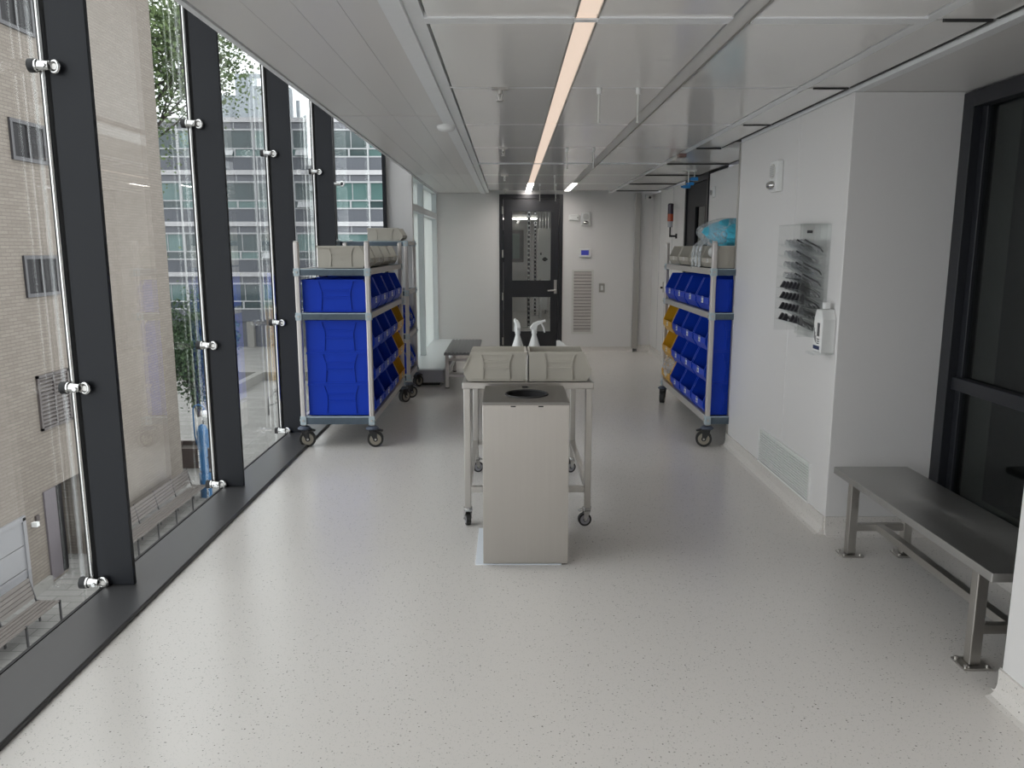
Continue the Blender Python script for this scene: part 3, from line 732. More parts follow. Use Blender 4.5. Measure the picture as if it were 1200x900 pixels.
# ------------------------------------------------------------------ shelving carts
def caster(parent, x, y, r, zt, ang, big=True, names='caster'):
    """swivel caster under a post: fork, wheel, brake lever"""
    c = empty('caster', (x, y, 0), ang, parent)
    off = r * 0.35; wt = r * 0.34
    w = MB().mat(M['tyre']).cyl((off, -wt, r), (off, wt, r), r, 28)
    w.mat(M['hub'] if big else M['greyfront']).cyl((off, -wt - 0.002, r), (off, wt + 0.002, r), r * 0.72, 24)
    w.mat(M['black']).cyl((off, -wt - 0.0035, r), (off, wt + 0.0035, r), r * 0.30, 16).mat(M['zinc']).cyl((off, -wt - 0.012, r), (off, wt + 0.012, r), r * 0.14, 10)
    w.build('wheel', None, c)
    fm = M['fork'] if big else M['zinc']
    f = MB()
    for s in (-1, 1): f.prism([(-0.4 * r, zt), (0.55 * r, zt), (off + 0.22 * r, r * 0.9), (off - 0.18 * r, r * 0.85), (-0.4 * r, zt - 0.25 * r)], 'y', s * (wt + 0.004), s * (wt + 0.008))
    f.box(-0.45 * r, -wt - 0.008, zt - 0.006, 0.6 * r, wt + 0.008, zt + 0.002)
    f.build('fork', fm, c)
    MB().prism([(0.5 * r, zt - 0.004), (1.15 * r, zt - 0.25 * r), (1.35 * r, zt - 0.16 * r), (1.3 * r, zt - 0.06 * r), (0.6 * r, zt + 0.01)], 'y', -wt * 0.9, wt * 0.9).build('brake_lever', M['fork'] if big else M['zinc'], c, bevel=0.003)
    return c
def make_cart(x0, x1, y0, y1, shelves, top, angs):
    cx, cy = (x0 + x1) / 2, (y0 + y1) / 2; hx, hy = (x1 - x0) / 2, (y1 - y0) / 2
    e = empty('shelving_cart', (cx, cy, 0))
    i = 0
    for sx in (-1, 1):
        for sy in (-1, 1):
            px, py = sx * (hx - 0.021), sy * (hy - 0.021)
            MB().box(px - 0.019, py - 0.019, 0.165, px + 0.019, py + 0.019, top).build('post', M['alu'], e, bevel=0.009)
            MB().box(px - 0.016, py - 0.016, top, px + 0.016, py + 0.016, top + 0.006).build('post_cap', M['offwhite'], e, bevel=0.005)
            MB().lathe([(0.02, 0.165), (0.035, 0.162), (0.052, 0.148), (0.048, 0.140), (0.02, 0.136)], (px, py, 0), 22).build('bumper', M['bumper'], e)
            caster(e, px, py, 0.062, 0.134, angs[i]); i += 1
    for zt, th in shelves:
        s = MB()
        s.mat(M['shelf'])
        for q in (-1, 1):
            s.mat(M['shelf']).box(-hx + 0.045, q * (hy - 0.008), zt - th, hx - 0.045, q * (hy - 0.034), zt - 0.006)
            s.mat(M['shelfedge']).box(-hx + 0.04, q * (hy - 0.005), zt - 0.006, hx - 0.04, q * (hy - 0.036), zt)
            s.mat(M['shelf'])
            n = 6                                                       # pressed chevrons on the end rails
            for k in range(n):
                a = -hx + 0.08 + k * (2 * hx - 0.16) / n; b = a + (2 * hx - 0.16) / n * 0.7
                s.prism([(a, zt - th + 0.006), (a + 0.008, zt - th + 0.006), (b, zt - 0.012), (b - 0.008, zt - 0.012)], 'y', q * (hy - 0.005), q * (hy - 0.009))
            s.mat(M['alu']).box(q * (hx - 0.008), -hy + 0.045, zt - th + 0.004, q * (hx - 0.034), hy - 0.045, zt)
        sh = s.build('shelf', None, e)
        g = MB().box(-hx + 0.035, -hy + 0.036, zt - 0.018, hx - 0.035, hy - 0.036, zt - 0.004).build('shelf_mat', M['shelf'], sh)
        for sx in (-1, 1):
            for sy in (-1, 1):
                px, py = sx * (hx - 0.021), sy * (hy - 0.021)
                c = MB().mat(M['shelfedge']).box(px - 0.023, py - 0.023, zt - th - 0.004, px + 0.023, py + 0.023, zt + 0.004)
                c.mat(M['steeld']).cyl((px, py + sy * 0.023, zt - th / 2), (px, py + sy * 0.030, zt - th / 2), 0.009, 12).cyl((px + sx * 0.023, py, zt - th / 2), (px + sx * 0.030, py, zt - th / 2), 0.009, 12)
                c.build('corner_clamp', None, sh, bevel=0.003)
    return e

SH = [(1.372, 0.050), (1.040, 0.050), (0.240, 0.060)]
LCX0, LCX1, LCY0, LCY1 = -1.615, -1.045, 5.935, 7.75
tag(make_cart(LCX0, LCX1, LCY0, LCY1, SH, 1.572, [0.25, 0.3, 0.15, 0.9]), 'left tall wheeled shelving cart of stacked bins, beside the glass facade', 'cart')
RCX0, RCX1 = 1.515, 2.055
tag(make_cart(RCX0, RCX1, LCY0, LCY1, SH, 1.572, [PI - 0.2, PI + 1.2, PI, PI]), 'right tall wheeled shelving cart of stacked bins, beside the white right wall', 'cart')

pos = ['nearest', 'second', 'third', 'farthest']
YB0 = LCY0 + 0.045
lev = [(0.244, 'bottom stacked row'), (0.244 + BH, 'middle stacked row'), (0.244 + 2 * BH, 'upper stacked row'), (1.044, 'row on the middle shelf')]
for side, x, rz, word in (('left', LCX1 + 0.012 - BD, 0, 'left cart'), ('right', RCX0 - 0.012 + BD, PI, 'right cart')):
    for li, (z, rowname) in enumerate(lev):
        for k in range(4):
            y = YB0 + BW / 2 + k * (BW + 0.022)
            yellow = (k == 3 and li < 3)
            kind = 'yellow' if yellow else 'blue'
            if yellow: lab = 'yellow bin at the far end of the %s on the %s' % (rowname, word)
            elif k == 3: lab = 'farthest blue bin of the %s on the %s' % (rowname, word)
            else: lab = '%s blue bin in the %s on the %s' % (pos[k], rowname, word)
            b_ = bin_at(kind, x + (0.012 if li < 3 else 0) * (1 if rz == 0 else -1) - (0.012 if rz == 0 else -0.012), y, z, rz, lab, 'storage bin', 'coloured bins on the %s' % word)
# grey bins on top shelves
for k in range(4):
    y = YB0 + 0.2 + k * 0.425
    bin_at('stone', LCX1 - 0.055 - 0.345, y, 1.376, 0, '%s stone grey bin on top of the left cart' % pos[k], 'storage bin', 'grey bins on the left cart', (0.40, 0.365, 0.165))
    bin_at('stone', RCX0 + 0.045 + 0.345, y, 1.376, PI, '%s stone grey bin on top of the right cart' % pos[k], 'storage bin', 'grey bins on the right cart', (0.40, 0.365, 0.165))
# clear packets in the grey bins of the left cart
def crumple(name, m, loc, sx, sy, sz, seed, n=14, k=10, amp=0.25):
    r = random.Random(seed); vs = []; ph = [r.random() * 6 for _ in range(6)]
    for i in range(k + 1):
        t = PI * i / k
        for j in range(n):
            a = 2 * PI * j / n
            q = 1 + amp * (0.5 * math.sin(3 * a + ph[0] + 2 * t) + 0.35 * math.sin(5 * a + ph[1] - 3 * t) + 0.3 * (r.random() - 0.5))
            z = math.cos(t); z = z if z > -0.75 else -0.75
            vs.append((sx * math.sin(t) * math.cos(a) * q, sy * math.sin(t) * math.sin(a) * q, sz * (z + 0.75)))
    mb = MB(); mb.smooth = False
    mb.add(vs, [(i * n + j, (i + 1) * n + j, (i + 1) * n + (j + 1) % n, i * n + (j + 1) % n) for i in range(k) for j in range(n)])
    return mb.build(name, m, None, loc)
for k in range(3):
    y = YB0 + 0.2 + k * 0.425
    tag(crumple('plastic_packet', M['bagfilm'], (LCX1 - 0.20, y, 1.386), 0.09, 0.13, 0.075, 20 + k), 'crumpled clear plastic packet in the %s grey bin on top of the left cart' % pos[k], 'packet', 'clear packets on the left cart')
# second, shorter cart behind the left one
C2 = (-1.735, -1.015, 7.955, 8.655)
e2 = make_cart(*C2, [(1.592, 0.045), (1.10, 0.05), (0.66, 0.05), (0.24, 0.06)], 1.600, [0.4, 0.3, 0.5, 0.9])
tag(e2, 'shorter wheeled cart with grey bin on top standing behind the left cart', 'cart')
bin_at('stone', -1.39 - 0.03 + 0.0, 8.17, 1.596, 0, 'stone grey bin on the top shelf of the cart behind the left cart', 'storage bin', None, (0.36, 0.35, 0.125), False)
for z, rn in ((0.244, 'bottom shelf'), (0.664, 'lower middle shelf')):
    for k in range(2):
        bin_at('blue', C2[1] - 0.02 - 0.475, C2[2] + 0.05 + 0.15 + k * 0.305, z, 0, '%s blue bin on the %s of the cart behind the left cart' % (('nearer', 'farther')[k], rn), 'storage bin', 'blue bins on the rear cart', (0.29, 0.475, 0.246))
        tag(crumple('plastic_packet', M['bagfilm'], (C2[1] - 0.10, C2[2] + 0.2 + k * 0.305, z + 0.03), 0.07, 0.10, 0.10, 40 + k + int(z * 50)), 'clear plastic packet in the %s blue bin, rear cart %s' % (('nearer', 'farther')[k], rn), 'packet', 'clear packets on the rear cart')
# blue bag on the right cart's top, roll beside it, bag in the yellow bin
e = empty('bag_of_covers', (1.79, 6.42, 1.395))
mb = crumple('contents', M['bagblue'], (0, 0, 0), 0.20, 0.36, 0.125, 5, 44, 22, 0.26); mb.parent = e; mb.location = (0.02, 0.02, 0.148)
f = crumple('plastic_film', M['bagfilm2'], (0, 0, 0), 0.21, 0.40, 0.130, 6, 36, 18, 0.24); f.parent = e; f.location = (-0.01, 0.13, 0.146)
hang = MB(); n = 8
for s in range(3):
    x = -0.17; pts = []
    vs = []
    for i in range(7):
        zz = 0.24 - 0.045 * i; yy = 0.02 + s * 0.10
        ww = 0.06 * (1 - 0.09 * i); xx = -0.09 - 0.16 * math.sin(min(1, i / 2.5) * PI / 2) - 0.004 * s
        vs += [(xx, yy - ww, zz), (xx - 0.012, yy, zz - 0.008), (xx, yy + ww, zz)]
    fs = []
    for i in range(6):
        for j in range(2): fs.append((i * 3 + j, i * 3 + j + 1, i * 3 + 4 + j, i * 3 + 3 + j))
    hang.add(vs, fs)
h_ = hang.build('plastic_flap', M['bagfilm'], e)
sm = h_.modifiers.new('thick', 'SOLIDIFY'); sm.thickness = 0.002
tag(e, 'clear plastic bag of light blue disposable covers lying across the right cart top', 'bag')
r_ = MB().mat(M['white']).cyl((0.0, -0.10, 0), (0.0, 0.10, 0), 0.042, 24).mat(M['cab']).cyl((0, -0.102, 0), (0, 0.102, 0), 0.018, 16)
tag(r_.build('paper_roll', None, None, (1.59, 6.10, 1.4945)), 'white roll lying in the nearest grey bin on top of the right cart', 'roll')
tag(crumple('plastic_packet', M['bagfilm'], (RCX0 + 0.07, YB0 + BW / 2 + 3 * (BW + 0.022), 0.30), 0.12, 0.15, 0.12, 77), 'clear plastic packet bulging from the bottom yellow bin of the right cart', 'packet')

# ------------------------------------------------------------------ stainless waste bin
WX0, WX1, WY0, WY1, WZ = -0.128, 0.283, 3.62, 4.07, 0.806
cx, cy = (WX0 + WX1) / 2, (WY0 + WY1) / 2; hx, hy = (WX1 - WX0) / 2, (WY1 - WY0) / 2
e = empty('waste_bin', (cx, cy, 0.006))
b = MB(); t = 0.012
b.box(-hx, -hy, 0.006, hx, -hy + t, WZ - 0.012).box(-hx, hy - t, 0.006, hx, hy, WZ - 0.012).box(-hx, -hy + t, 0.006, -hx + t, hy - t, WZ - 0.012).box(hx - t, -hy + t, 0.006, hx, hy - t, WZ - 0.012).box(-hx + t, -hy + t, 0.006, hx - t, hy - t, 0.02)
b.build('body', M['steel'], e, bevel=0.003)
b = MB().box(-hx + 0.03, -hy + 0.03, 0, hx - 0.03, hy - 0.03, 0.006); b.build('base', M['black'], e)
# lid with a round opening
n = 48; R = 0.105; oc = (0.008, -0.01)
outer = []
for i in range(n):
    a = 2 * PI * i / n; c_, s_ = math.cos(a), math.sin(a); k = min(hx / abs(c_) if abs(c_) > 1e-6 else 9, hy / abs(s_) if abs(s_) > 1e-6 else 9)
    outer.append((c_ * k, s_ * k))
for sx_, sy_ in ((1, 1), (-1, 1), (-1, -1), (1, -1)):
    q_ = min(range(n), key=lambda i: (outer[i][0] - sx_ * hx) ** 2 + (outer[i][1] - sy_ * hy) ** 2); outer[q_] = (sx_ * hx, sy_ * hy)
def lidring(z0, z1):
    mb = MB(); vs = []
    for z in (z0, z1):
        vs += [(p[0], p[1], z) for p in outer] + [(oc[0] + R * math.cos(2 * PI * i / n), oc[1] + R * math.sin(2 * PI * i / n), z) for i in range(n)]
    fs = []
    for i in range(n):
        j = (i + 1) % n
        fs += [(2 * n + i, 2 * n + j, 3 * n + j, 3 * n + i), (j, i, n + i, n + j), (i, j, 2 * n + j, 2 * n + i), (n + j, n + i, 3 * n + i, 3 * n + j)]
    return mb.add(vs, fs)
ld = lidring(WZ - 0.012, WZ)
lo = ld.build('lid', M['steellid'], e)
rg = MB(); rg.ring((oc[0], oc[1], WZ), (0, 0, 1), R - 0.002, 0.006, 48, 8)
rg.build('opening_ring', M['black'], e)
ln = MB(); vs = []
for z, r in ((WZ - 0.001, R - 0.004), (WZ - 0.25, R + 0.005), (WZ - 0.5, R)):
    vs += [(oc[0] + r * math.cos(2 * PI * i / n), oc[1] + r * math.sin(2 * PI * i / n), z) for i in range(n)]
ln.add(vs, [(q * n + (i + 1) % n, q * n + i, (q + 1) * n + i, (q + 1) * n + (i + 1) % n) for q in range(2) for i in range(n)] + [list(range(2 * n, 3 * n))])
lo_ = ln.build('liner', M['black'], e)
sv = lo_.modifiers.new('thick', 'SOLIDIFY'); sv.thickness = 0.002
hk = MB()
for q in (-0.06, 0.07): hk.box(q - 0.012, -hy - 0.0015, WZ - 0.022, q + 0.012, -hy, WZ - 0.016)
hk.box(-0.012, hy - 0.05, WZ, 0.018, hy - 0.035, WZ + 0.004)
hk.build('lid_tab', M['slotdark'], e)
tag(e, 'tall square stainless waste bin with round black hole in its lid', 'waste bin')
tag(B('floor_sheet', M['sheet'], WX0 - 0.040, WY0 + 0.012, 0.0, WX1 - 0.03, 4.13, 0.006), 'thin white plastic sheet on the floor peeking out left beneath the waste bin', 'sheet')

# ------------------------------------------------------------------ stainless table
TX0, TX1, TY0, TY1, TZ = -0.255, 0.455, 4.16, 5.28, 0.814
cx = (TX0 + TX1) / 2; cy = (TY0 + TY1) / 2; hx = (TX1 - TX0) / 2; hy = (TY1 - TY0) / 2
e = empty('steel_table', (cx, cy, 0))
tp = MB().box(-hx, -hy, TZ - 0.034, hx, -hy + 0.02, TZ).box(-hx, hy - 0.02, TZ - 0.034, hx, hy, TZ).box(-hx, -hy + 0.02, TZ - 0.034, -hx + 0.02, hy - 0.02, TZ).box(hx - 0.02, -hy + 0.02, TZ - 0.034, hx, hy - 0.02, TZ)
tp.build('top_frame', M['steeld'], e, bevel=0.003)
MB().box(-hx + 0.02, -hy + 0.02, TZ - 0.02, hx - 0.02, hy - 0.02, TZ - 0.004).build('tabletop', M['steelv'], e)
for i, (sx, sy) in enumerate(((-1, -1), (1, -1), (-1, 1), (1, 1))):
    px, py = sx * (hx - 0.024), sy * (hy - 0.03)
    MB().box(px - 0.018, py - 0.018, 0.105, px + 0.018, py + 0.018, TZ - 0.034).build('leg', M['steeld'], e, bevel=0.003)
    caster(e, px, py, 0.037, 0.092, (PI / 2 + 0.25, PI + 0.15, 0.4, PI + 0.4)[i], big=False)
    MB().cyl((px, py, 0.094), (px, py, 0.107), 0.024, 18).build('caster_collar', M['chrome'], e)
for sy in (-1, 1): MB().box(-hx + 0.042, sy * (hy - 0.03) - 0.016, 0.195, hx - 0.042, sy * (hy - 0.03) + 0.016, 0.228).build('cross_rail', M['steeld'], e, bevel=0.003)
for sx in (-1, 1): MB().box(sx * (hx - 0.024) - 0.016, -hy + 0.048, 0.195, sx * (hx - 0.024) + 0.016, hy - 0.048, 0.228).build('side_rail', M['steeld'], e, bevel=0.003)
tag(e, 'stainless steel table on casters standing behind the waste bin', 'table')
bin_at('stone', 0.088, 4.32, TZ + 0.0, PI, 'left stone grey bin on the steel table, its open front facing the window side', 'storage bin', 'grey bins on the steel table', (0.262, 0.335, 0.160), False)
bin_at('stone', 0.106, 4.32, TZ + 0.0, 0, 'right stone grey bin on the steel table, its open front facing the right wall', 'storage bin', 'grey bins on the steel table', (0.262, 0.335, 0.160), False)

def spray(loc, rz, label):
    e = empty('spray_bottle', loc, rz)
    MB().lathe([(0.0, 0), (0.040, 0), (0.043, 0.006), (0.043, 0.085), (0.040, 0.105), (0.030, 0.14), (0.019, 0.175), (0.014, 0.192), (0.014, 0.205)], n=28).build('bottle', M['white'], e)
    h = MB().cyl((0, 0, 0.203), (0, 0, 0.226), 0.0165, 20)
    h.prism([(-0.026, 0.240), (-0.022, 0.226), (0.014, 0.226), (0.020, 0.252), (0.058, 0.272), (0.058, 0.282), (0.022, 0.277), (-0.006, 0.266)], 'y', -0.012, 0.012)
    h.cyl((0.058, 0, 0.277), (0.068, 0, 0.279), 0.008, 12)
    h.build('spray_head', M['white'], e, bevel=0.003)
    MB().prism([(0.038, 0.262), (0.046, 0.266), (0.062, 0.235), (0.066, 0.208), (0.060, 0.208), (0.052, 0.236)], 'y', -0.007, 0.007).build('trigger', M['white'], e)
    tag(e, label, 'spray bottle', 'spray bottles on the steel table')
spray((0.050, 4.74, TZ), PI / 2 + 0.25, 'left white spray bottle behind the grey bins, nozzle turned away')
spray((0.150, 4.74, TZ), 0.1, 'right white spray bottle behind the grey bins, nozzle pointing right')
e = empty('folded_card', (0.30, 4.66, TZ))
MB().add([(-0.02, 0, 0), (0.045, -0.01, 0), (0.045, -0.01, 0.135), (0.0, 0, 0.17), (-0.02, 0, 0.17), (-0.02, 0.003, 0), (0.045, -0.007, 0), (0.045, -0.007, 0.135), (0.0, 0.003, 0.17), (-0.02, 0.003, 0.17)],
         [(0, 1, 2, 3, 4), (9, 8, 7, 6, 5), (0, 5, 6, 1), (1, 6, 7, 2), (2, 7, 8, 3), (3, 8, 9, 4), (4, 9, 5, 0)]).build('leaf', M['paper'], e)
MB().add([(-0.02, 0.004, 0), (0.03, 0.04, 0), (0.03, 0.04, 0.15), (-0.02, 0.004, 0.17), (-0.02, 0.007, 0), (0.03, 0.043, 0), (0.03, 0.043, 0.15), (-0.02, 0.007, 0.17)],
         [(0, 1, 2, 3), (7, 6, 5, 4), (0, 4, 5, 1), (1, 5, 6, 2), (2, 6, 7, 3), (3, 7, 4, 0)]).build('leaf', M['paper'], e)
tag(e, 'pale folded card peeking up behind the right grey bin on the table', 'card')

# ------------------------------------------------------------------ ribbed step by the plinth
SX0, SX1, SY0, SY1, SZ = -0.715, -0.345, 8.49, 9.75, 0.40
cx, cy = (SX0 + SX1) / 2, (SY0 + SY1) / 2; hx, hy = (SX1 - SX0) / 2, (SY1 - SY0) / 2
e = empty('step_bench', (cx, cy, 0))
tp = MB().box(-hx, -hy, SZ - 0.03, hx, hy, SZ - 0.006)
for k in range(9):
    a = -hx + (2 * hx) * k / 9; tp.box(a + 0.004, -hy, SZ - 0.006, a + 2 * hx / 9 - 0.008, hy, SZ)
tp.build('ribbed_top', M['ribgrey'], e)
for sx in (-1, 1):
    for sy in (-1, 1):
        px, py = sx * (hx - 0.03), sy * (hy - 0.04)
        MB().box(px - 0.018, py - 0.018, 0.012, px + 0.018, py + 0.018, SZ - 0.03).build('leg', M['alu'], e)
        MB().cyl((px, py, 0), (px, py, 0.012), 0.024, 14).build('foot', M['black'], e)
for sy in (-1, 1):
    MB().box(-hx + 0.048, sy * (hy - 0.04) - 0.012, 0.13, hx - 0.048, sy * (hy - 0.04) + 0.012, 0.155).build('cross_rail', M['alu'], e)
    MB().box(-hx + 0.048, sy * (hy - 0.04) - 0.012, 0.305, hx - 0.048, sy * (hy - 0.04) + 0.012, 0.33).build('cross_rail', M['alu'], e)
for sx in (-1, 1): MB().box(sx * (hx - 0.03) - 0.012, -hy + 0.06, 0.13, sx * (hx - 0.03) + 0.012, hy - 0.06, 0.155).build('side_rail', M['alu'], e)
tag(e, 'low bench with grey ribbed top beside the white window plinth', 'bench')

# ------------------------------------------------------------------ stainless bench in the alcove
BX0, BX1, BY0, BY1, BZ = 1.668, 2.045, 2.555, 3.90, 0.42
cx, cy = (BX0 + BX1) / 2, (BY0 + BY1) / 2; hx, hy = (BX1 - BX0) / 2, (BY1 - BY0) / 2
e = empty('steel_bench', (cx, cy, 0))
MB().box(-hx, -hy, BZ - 0.034, hx, hy, BZ).build('seat', M['steelv'], e, bevel=0.003)
for sx in (-1, 1):
    for sy in (-1, 1):
        px, py = sx * (hx - 0.05), sy * (hy - 0.14)
        lg = MB().box(px - 0.021, py - 0.021, 0.01, px + 0.021, py + 0.021, BZ - 0.034).build('leg', M['steeld'], e, bevel=0.003)
        bp = MB().box(px - 0.052, py - 0.045, 0, px + 0.052, py + 0.045, 0.008)
        for ax in (-1, 1):
            for ay in (-1, 1): bp.cyl((px + ax * 0.040, py + ay * 0.033, 0.008), (px + ax * 0.040, py + ay * 0.033, 0.018), 0.007, 8)
        bp.build('foot_plate', M['steeld'], e)
for sy in (-1, 1): MB().box(-hx + 0.071, sy * (hy - 0.14) - 0.016, 0.13, hx - 0.071, sy * (hy - 0.14) + 0.016, 0.165).build('cross_rail', M['steeld'], e, bevel=0.002)
MB().box(-0.02, -hy + 0.156, 0.13, 0.018, hy - 0.156, 0.165).build('centre_rail', M['steeld'], e, bevel=0.002)
tag(e, 'long stainless steel bench bolted to the floor in the right alcove', 'bench')

# ------------------------------------------------------------------ eyewear dispenser on the right wall
EX0, EY0, EY1, EZ0, EZ1 = 1.565, 4.255, 4.635, 1.05, 1.655
e = empty('eyewear_dispenser', (RX, (EY0 + EY1) / 2, EZ0))
hy = (EY1 - EY0) / 2; dp = RX - EX0; h = EZ1 - EZ0; t = 0.004
MB().box(-t - 0.001, -hy - 0.045, -0.02, -0.001, hy + 0.02, h).build('back_panel', M['acrylic'], e)
for s in (-1, 1): MB().box(-dp, s * hy - t / 2, 0, -t - 0.001, s * hy + t / 2, h).build('side_panel', M['acrylic'], e)
MB().box(-dp, -hy, h - t, -t - 0.001, hy, h).build('top_panel', M['acrylic'], e)
NT = 8; p = (h - 0.115) / NT
tray_z = []
for k in range(NT):
    zf = 0.068 + p * k; zb = zf - 0.060     # slopes down to the wall
    MB().add([(-dp, -hy + t, zf), (-t - 0.002, -hy + t, zb), (-t - 0.002, hy - t, zb), (-dp, hy - t, zf), (-dp, -hy + t, zf + 0.003), (-t - 0.002, -hy + t, zb + 0.003), (-t - 0.002, hy - t, zb + 0.003), (-dp, hy - t, zf + 0.003)],
             [(0, 3, 2, 1), (4, 5, 6, 7), (0, 1, 5, 4), (2, 3, 7, 6), (1, 2, 6, 5), (3, 0, 4, 7)]).build('tray', M['acrylic'], e)
    tray_z.append((zf, zb))
MB().box(-dp + 0.02, -hy - t / 2 - 0.001, h - 0.05, -dp + 0.05, -hy - t / 2, h - 0.035).build('sticker', M['ink'], e)
tag(e, 'clear acrylic eyewear dispenser with eight trays on the right wall', 'dispenser')
def make_glasses(dark, arms=False):
    """folded safety glasses; x runs from the wall side (0) to the room (-0.125)"""
    g = empty('safety_glasses', (0, 0, 0))
    l = MB(); n = 12; vs = []
    for i in range(n + 1):
        u = i / n; x = -0.122 * u; y = 0.022 * math.sin(PI * u); lo = 0.004 + 0.016 * (1 - abs(math.sin(2 * PI * u)) ** 0.6) * (0.6 if 0.3 < u < 0.7 else 1); hi = 0.046 - 0.008 * abs(2 * u - 1)
        vs += [(x, y, lo), (x, y, hi), (x, y + 0.002, lo), (x, y + 0.002, hi)]
    fs = []
    for i in range(n):
        a = i * 4; b = a + 4
        fs += [(a, a + 1, b + 1, b), (a + 2, b + 2, b + 3, a + 3), (a + 1, a + 3, b + 3, b + 1), (a, b, b + 2, a + 2)]
    fs += [(0, 2, 3, 1), (n * 4, n * 4 + 1, n * 4 + 3, n * 4 + 2)]
    l.smooth = True; l.add(vs, fs).build('lens', M['lens'], g)
    rim = MB()
    rim.tube([Vector(vs[i * 4]) for i in range(n + 1)], 0.0011, 5).tube([Vector(vs[i * 4 + 1]) for i in range(n + 1)], 0.0011, 5)
    rim.build('rim', M['ink'] if dark else M['greyfront'], g)
    tm = M['ink'] if dark or arms else M['greyfront']
    for q, (ya, zz) in enumerate(((-0.010, 0.034), (-0.018, 0.030))):
        a = MB()
        if dark: a.prism([(-0.130, 0.004), (-0.096, 0.004), (-0.118, 0.046), (-0.126, 0.046)], 'y', ya + 0.006 - q * 0.002, ya + (0.018 if q == 0 else 0.010))
        a.tube([(-0.124 + 0.006 * q, ya + 0.006, zz), (-0.07, ya, zz - 0.004), (-0.03, ya, zz - 0.006), (-0.008, ya, zz - 0.018)], 0.0032 if arms else 0.0028 if dark else 0.0016, 6)
        a.build('temple', tm, g)
    return g
gp = {'black': make_glasses(True), 'clear': make_glasses(False), 'arms': make_glasses(False, True)}; used = set()
ordn = ['farthest', 'second-farthest', 'third-farthest', 'third-nearest', 'second-nearest', 'nearest']
trn = ['bottom', 'second lowest', 'third lowest', 'fourth lowest', 'fourth highest', 'third highest', 'second highest', 'top']
for k in range(NT):
    zf, zb = tray_z[k]
    for q in range(6):
        kind = 'black' if k < 4 else 'arms' if q in (5, 3) else 'clear'
        if (k == 6 and q == 5) or (k == 0 and q == 2): continue
        o = copy_tree(gp[kind]) if kind in used else gp[kind]; used.add(kind)
        y = EY1 - 0.040 - q * 0.0585
        o.location = (RX - 0.008, y, EZ0 + zb + 0.0045)
        o.rotation_euler = (0, math.atan2(zf - zb, dp), 0)
        tag(o, '%s safety glasses on the %s tray of the acrylic dispenser, %s' % (ordn[q], trn[k], {'black': 'black ends', 'clear': 'clear throughout', 'arms': 'thin black arms'}[kind]), 'safety glasses', 'safety glasses in the acrylic dispenser')
# white lens-cleaning station
e = empty('lens_cleaner_station', (RX, 4.125, 0.985))
bd = MB().prism([(-0.055, 0), (0.055, 0), (0.055, 0.175), (0.030, 0.225), (-0.030, 0.225), (-0.055, 0.175)], 'x', -0.075, -0.001)
bd.build('housing', M['white'], e, bevel=0.006)
MB().box(-0.052, -0.018, 0.225, -0.02, 0.018, 0.262).build('nozzle', M['white'], e, bevel=0.005)
lb = MB().mat(M['paper']).box(-0.0765, -0.045, 0.012, -0.075, 0.045, 0.175).mat(M['navy']).box(-0.0772, -0.042, 0.014, -0.0765, 0.042, 0.034).mat(M['ink'])
r = random.Random(3)
for q in range(9): lb.box(-0.0772, -0.034 + q * 0.004, 0.085, -0.0765, -0.034 + q * 0.004 + 0.001 + 0.0018 * r.random(), 0.155)
for q in range(3): lb.box(-0.0772, 0.010 + q * 0.011, 0.05 + 0.01 * q, -0.0765, 0.016 + q * 0.011, 0.085 + 0.02 * q)
for q in range(3): lb.box(-0.0772, -0.034, 0.045 + q * 0.011, -0.0765, 0.0, 0.050 + q * 0.011)
lb.build('label_card', None, e)
MB().box(-0.11, -0.05, -0.012, -0.001, 0.05, 0).build('drip_tray', M['acrylic'], e)
tag(e, 'white lens-cleaner station with printed label beside the acrylic eyewear dispenser', 'dispenser')

# ------------------------------------------------------------------ outside
GZ = -6.0
struct(B('ground', M['pave'], -60, -10, GZ - 0.2, -2.2, 61, GZ))
def bench(y0, n):
    e = empty('slatted_bench', (-9.15, y0, GZ)); L_ = 1.125 * n
    s = MB()
    for k in range(5): s.box(-0.46 + k * 0.095, 0, 0.43, -0.46 + k * 0.095 + 0.075, L_, 0.455)
    s.build('seat', M['wood'], e)
    b = MB(); 
    for k in range(5):
        z = 0.52 + k * 0.085; x = -0.50 - 0.018 * k - 0.03
        b.prism([(x, z), (x + 0.025, z), (x + 0.012, z + 0.07), (x - 0.013, z + 0.07)], 'y', 0, L_)
    b.build('backrest', M['wood'], e)
    for k in range(n + 1):
        y = k * 1.125; f = MB()
        f.box(-0.03, y - 0.02, 0, 0.0, y + 0.02, 0.46).box(-0.47, y - 0.02, 0, -0.44, y + 0.02, 0.46).box(-0.47, y - 0.02, 0.40, 0.0, y + 0.02, 0.43)
        f.prism([(-0.50, 0.43), (-0.47, 0.43), (-0.60, 0.96), (-0.62, 0.96)], 'y', y - 0.012, y + 0.012)
        f.build('leg_frame', M['benchsteel'], e)
    return e
tag(bench(11.65, 3), 'slatted outdoor bench row nearest the camera, below the first window', 'bench')
tag(bench(17.32, 5), 'slatted outdoor bench row farther along, leading to the blue post', 'bench')

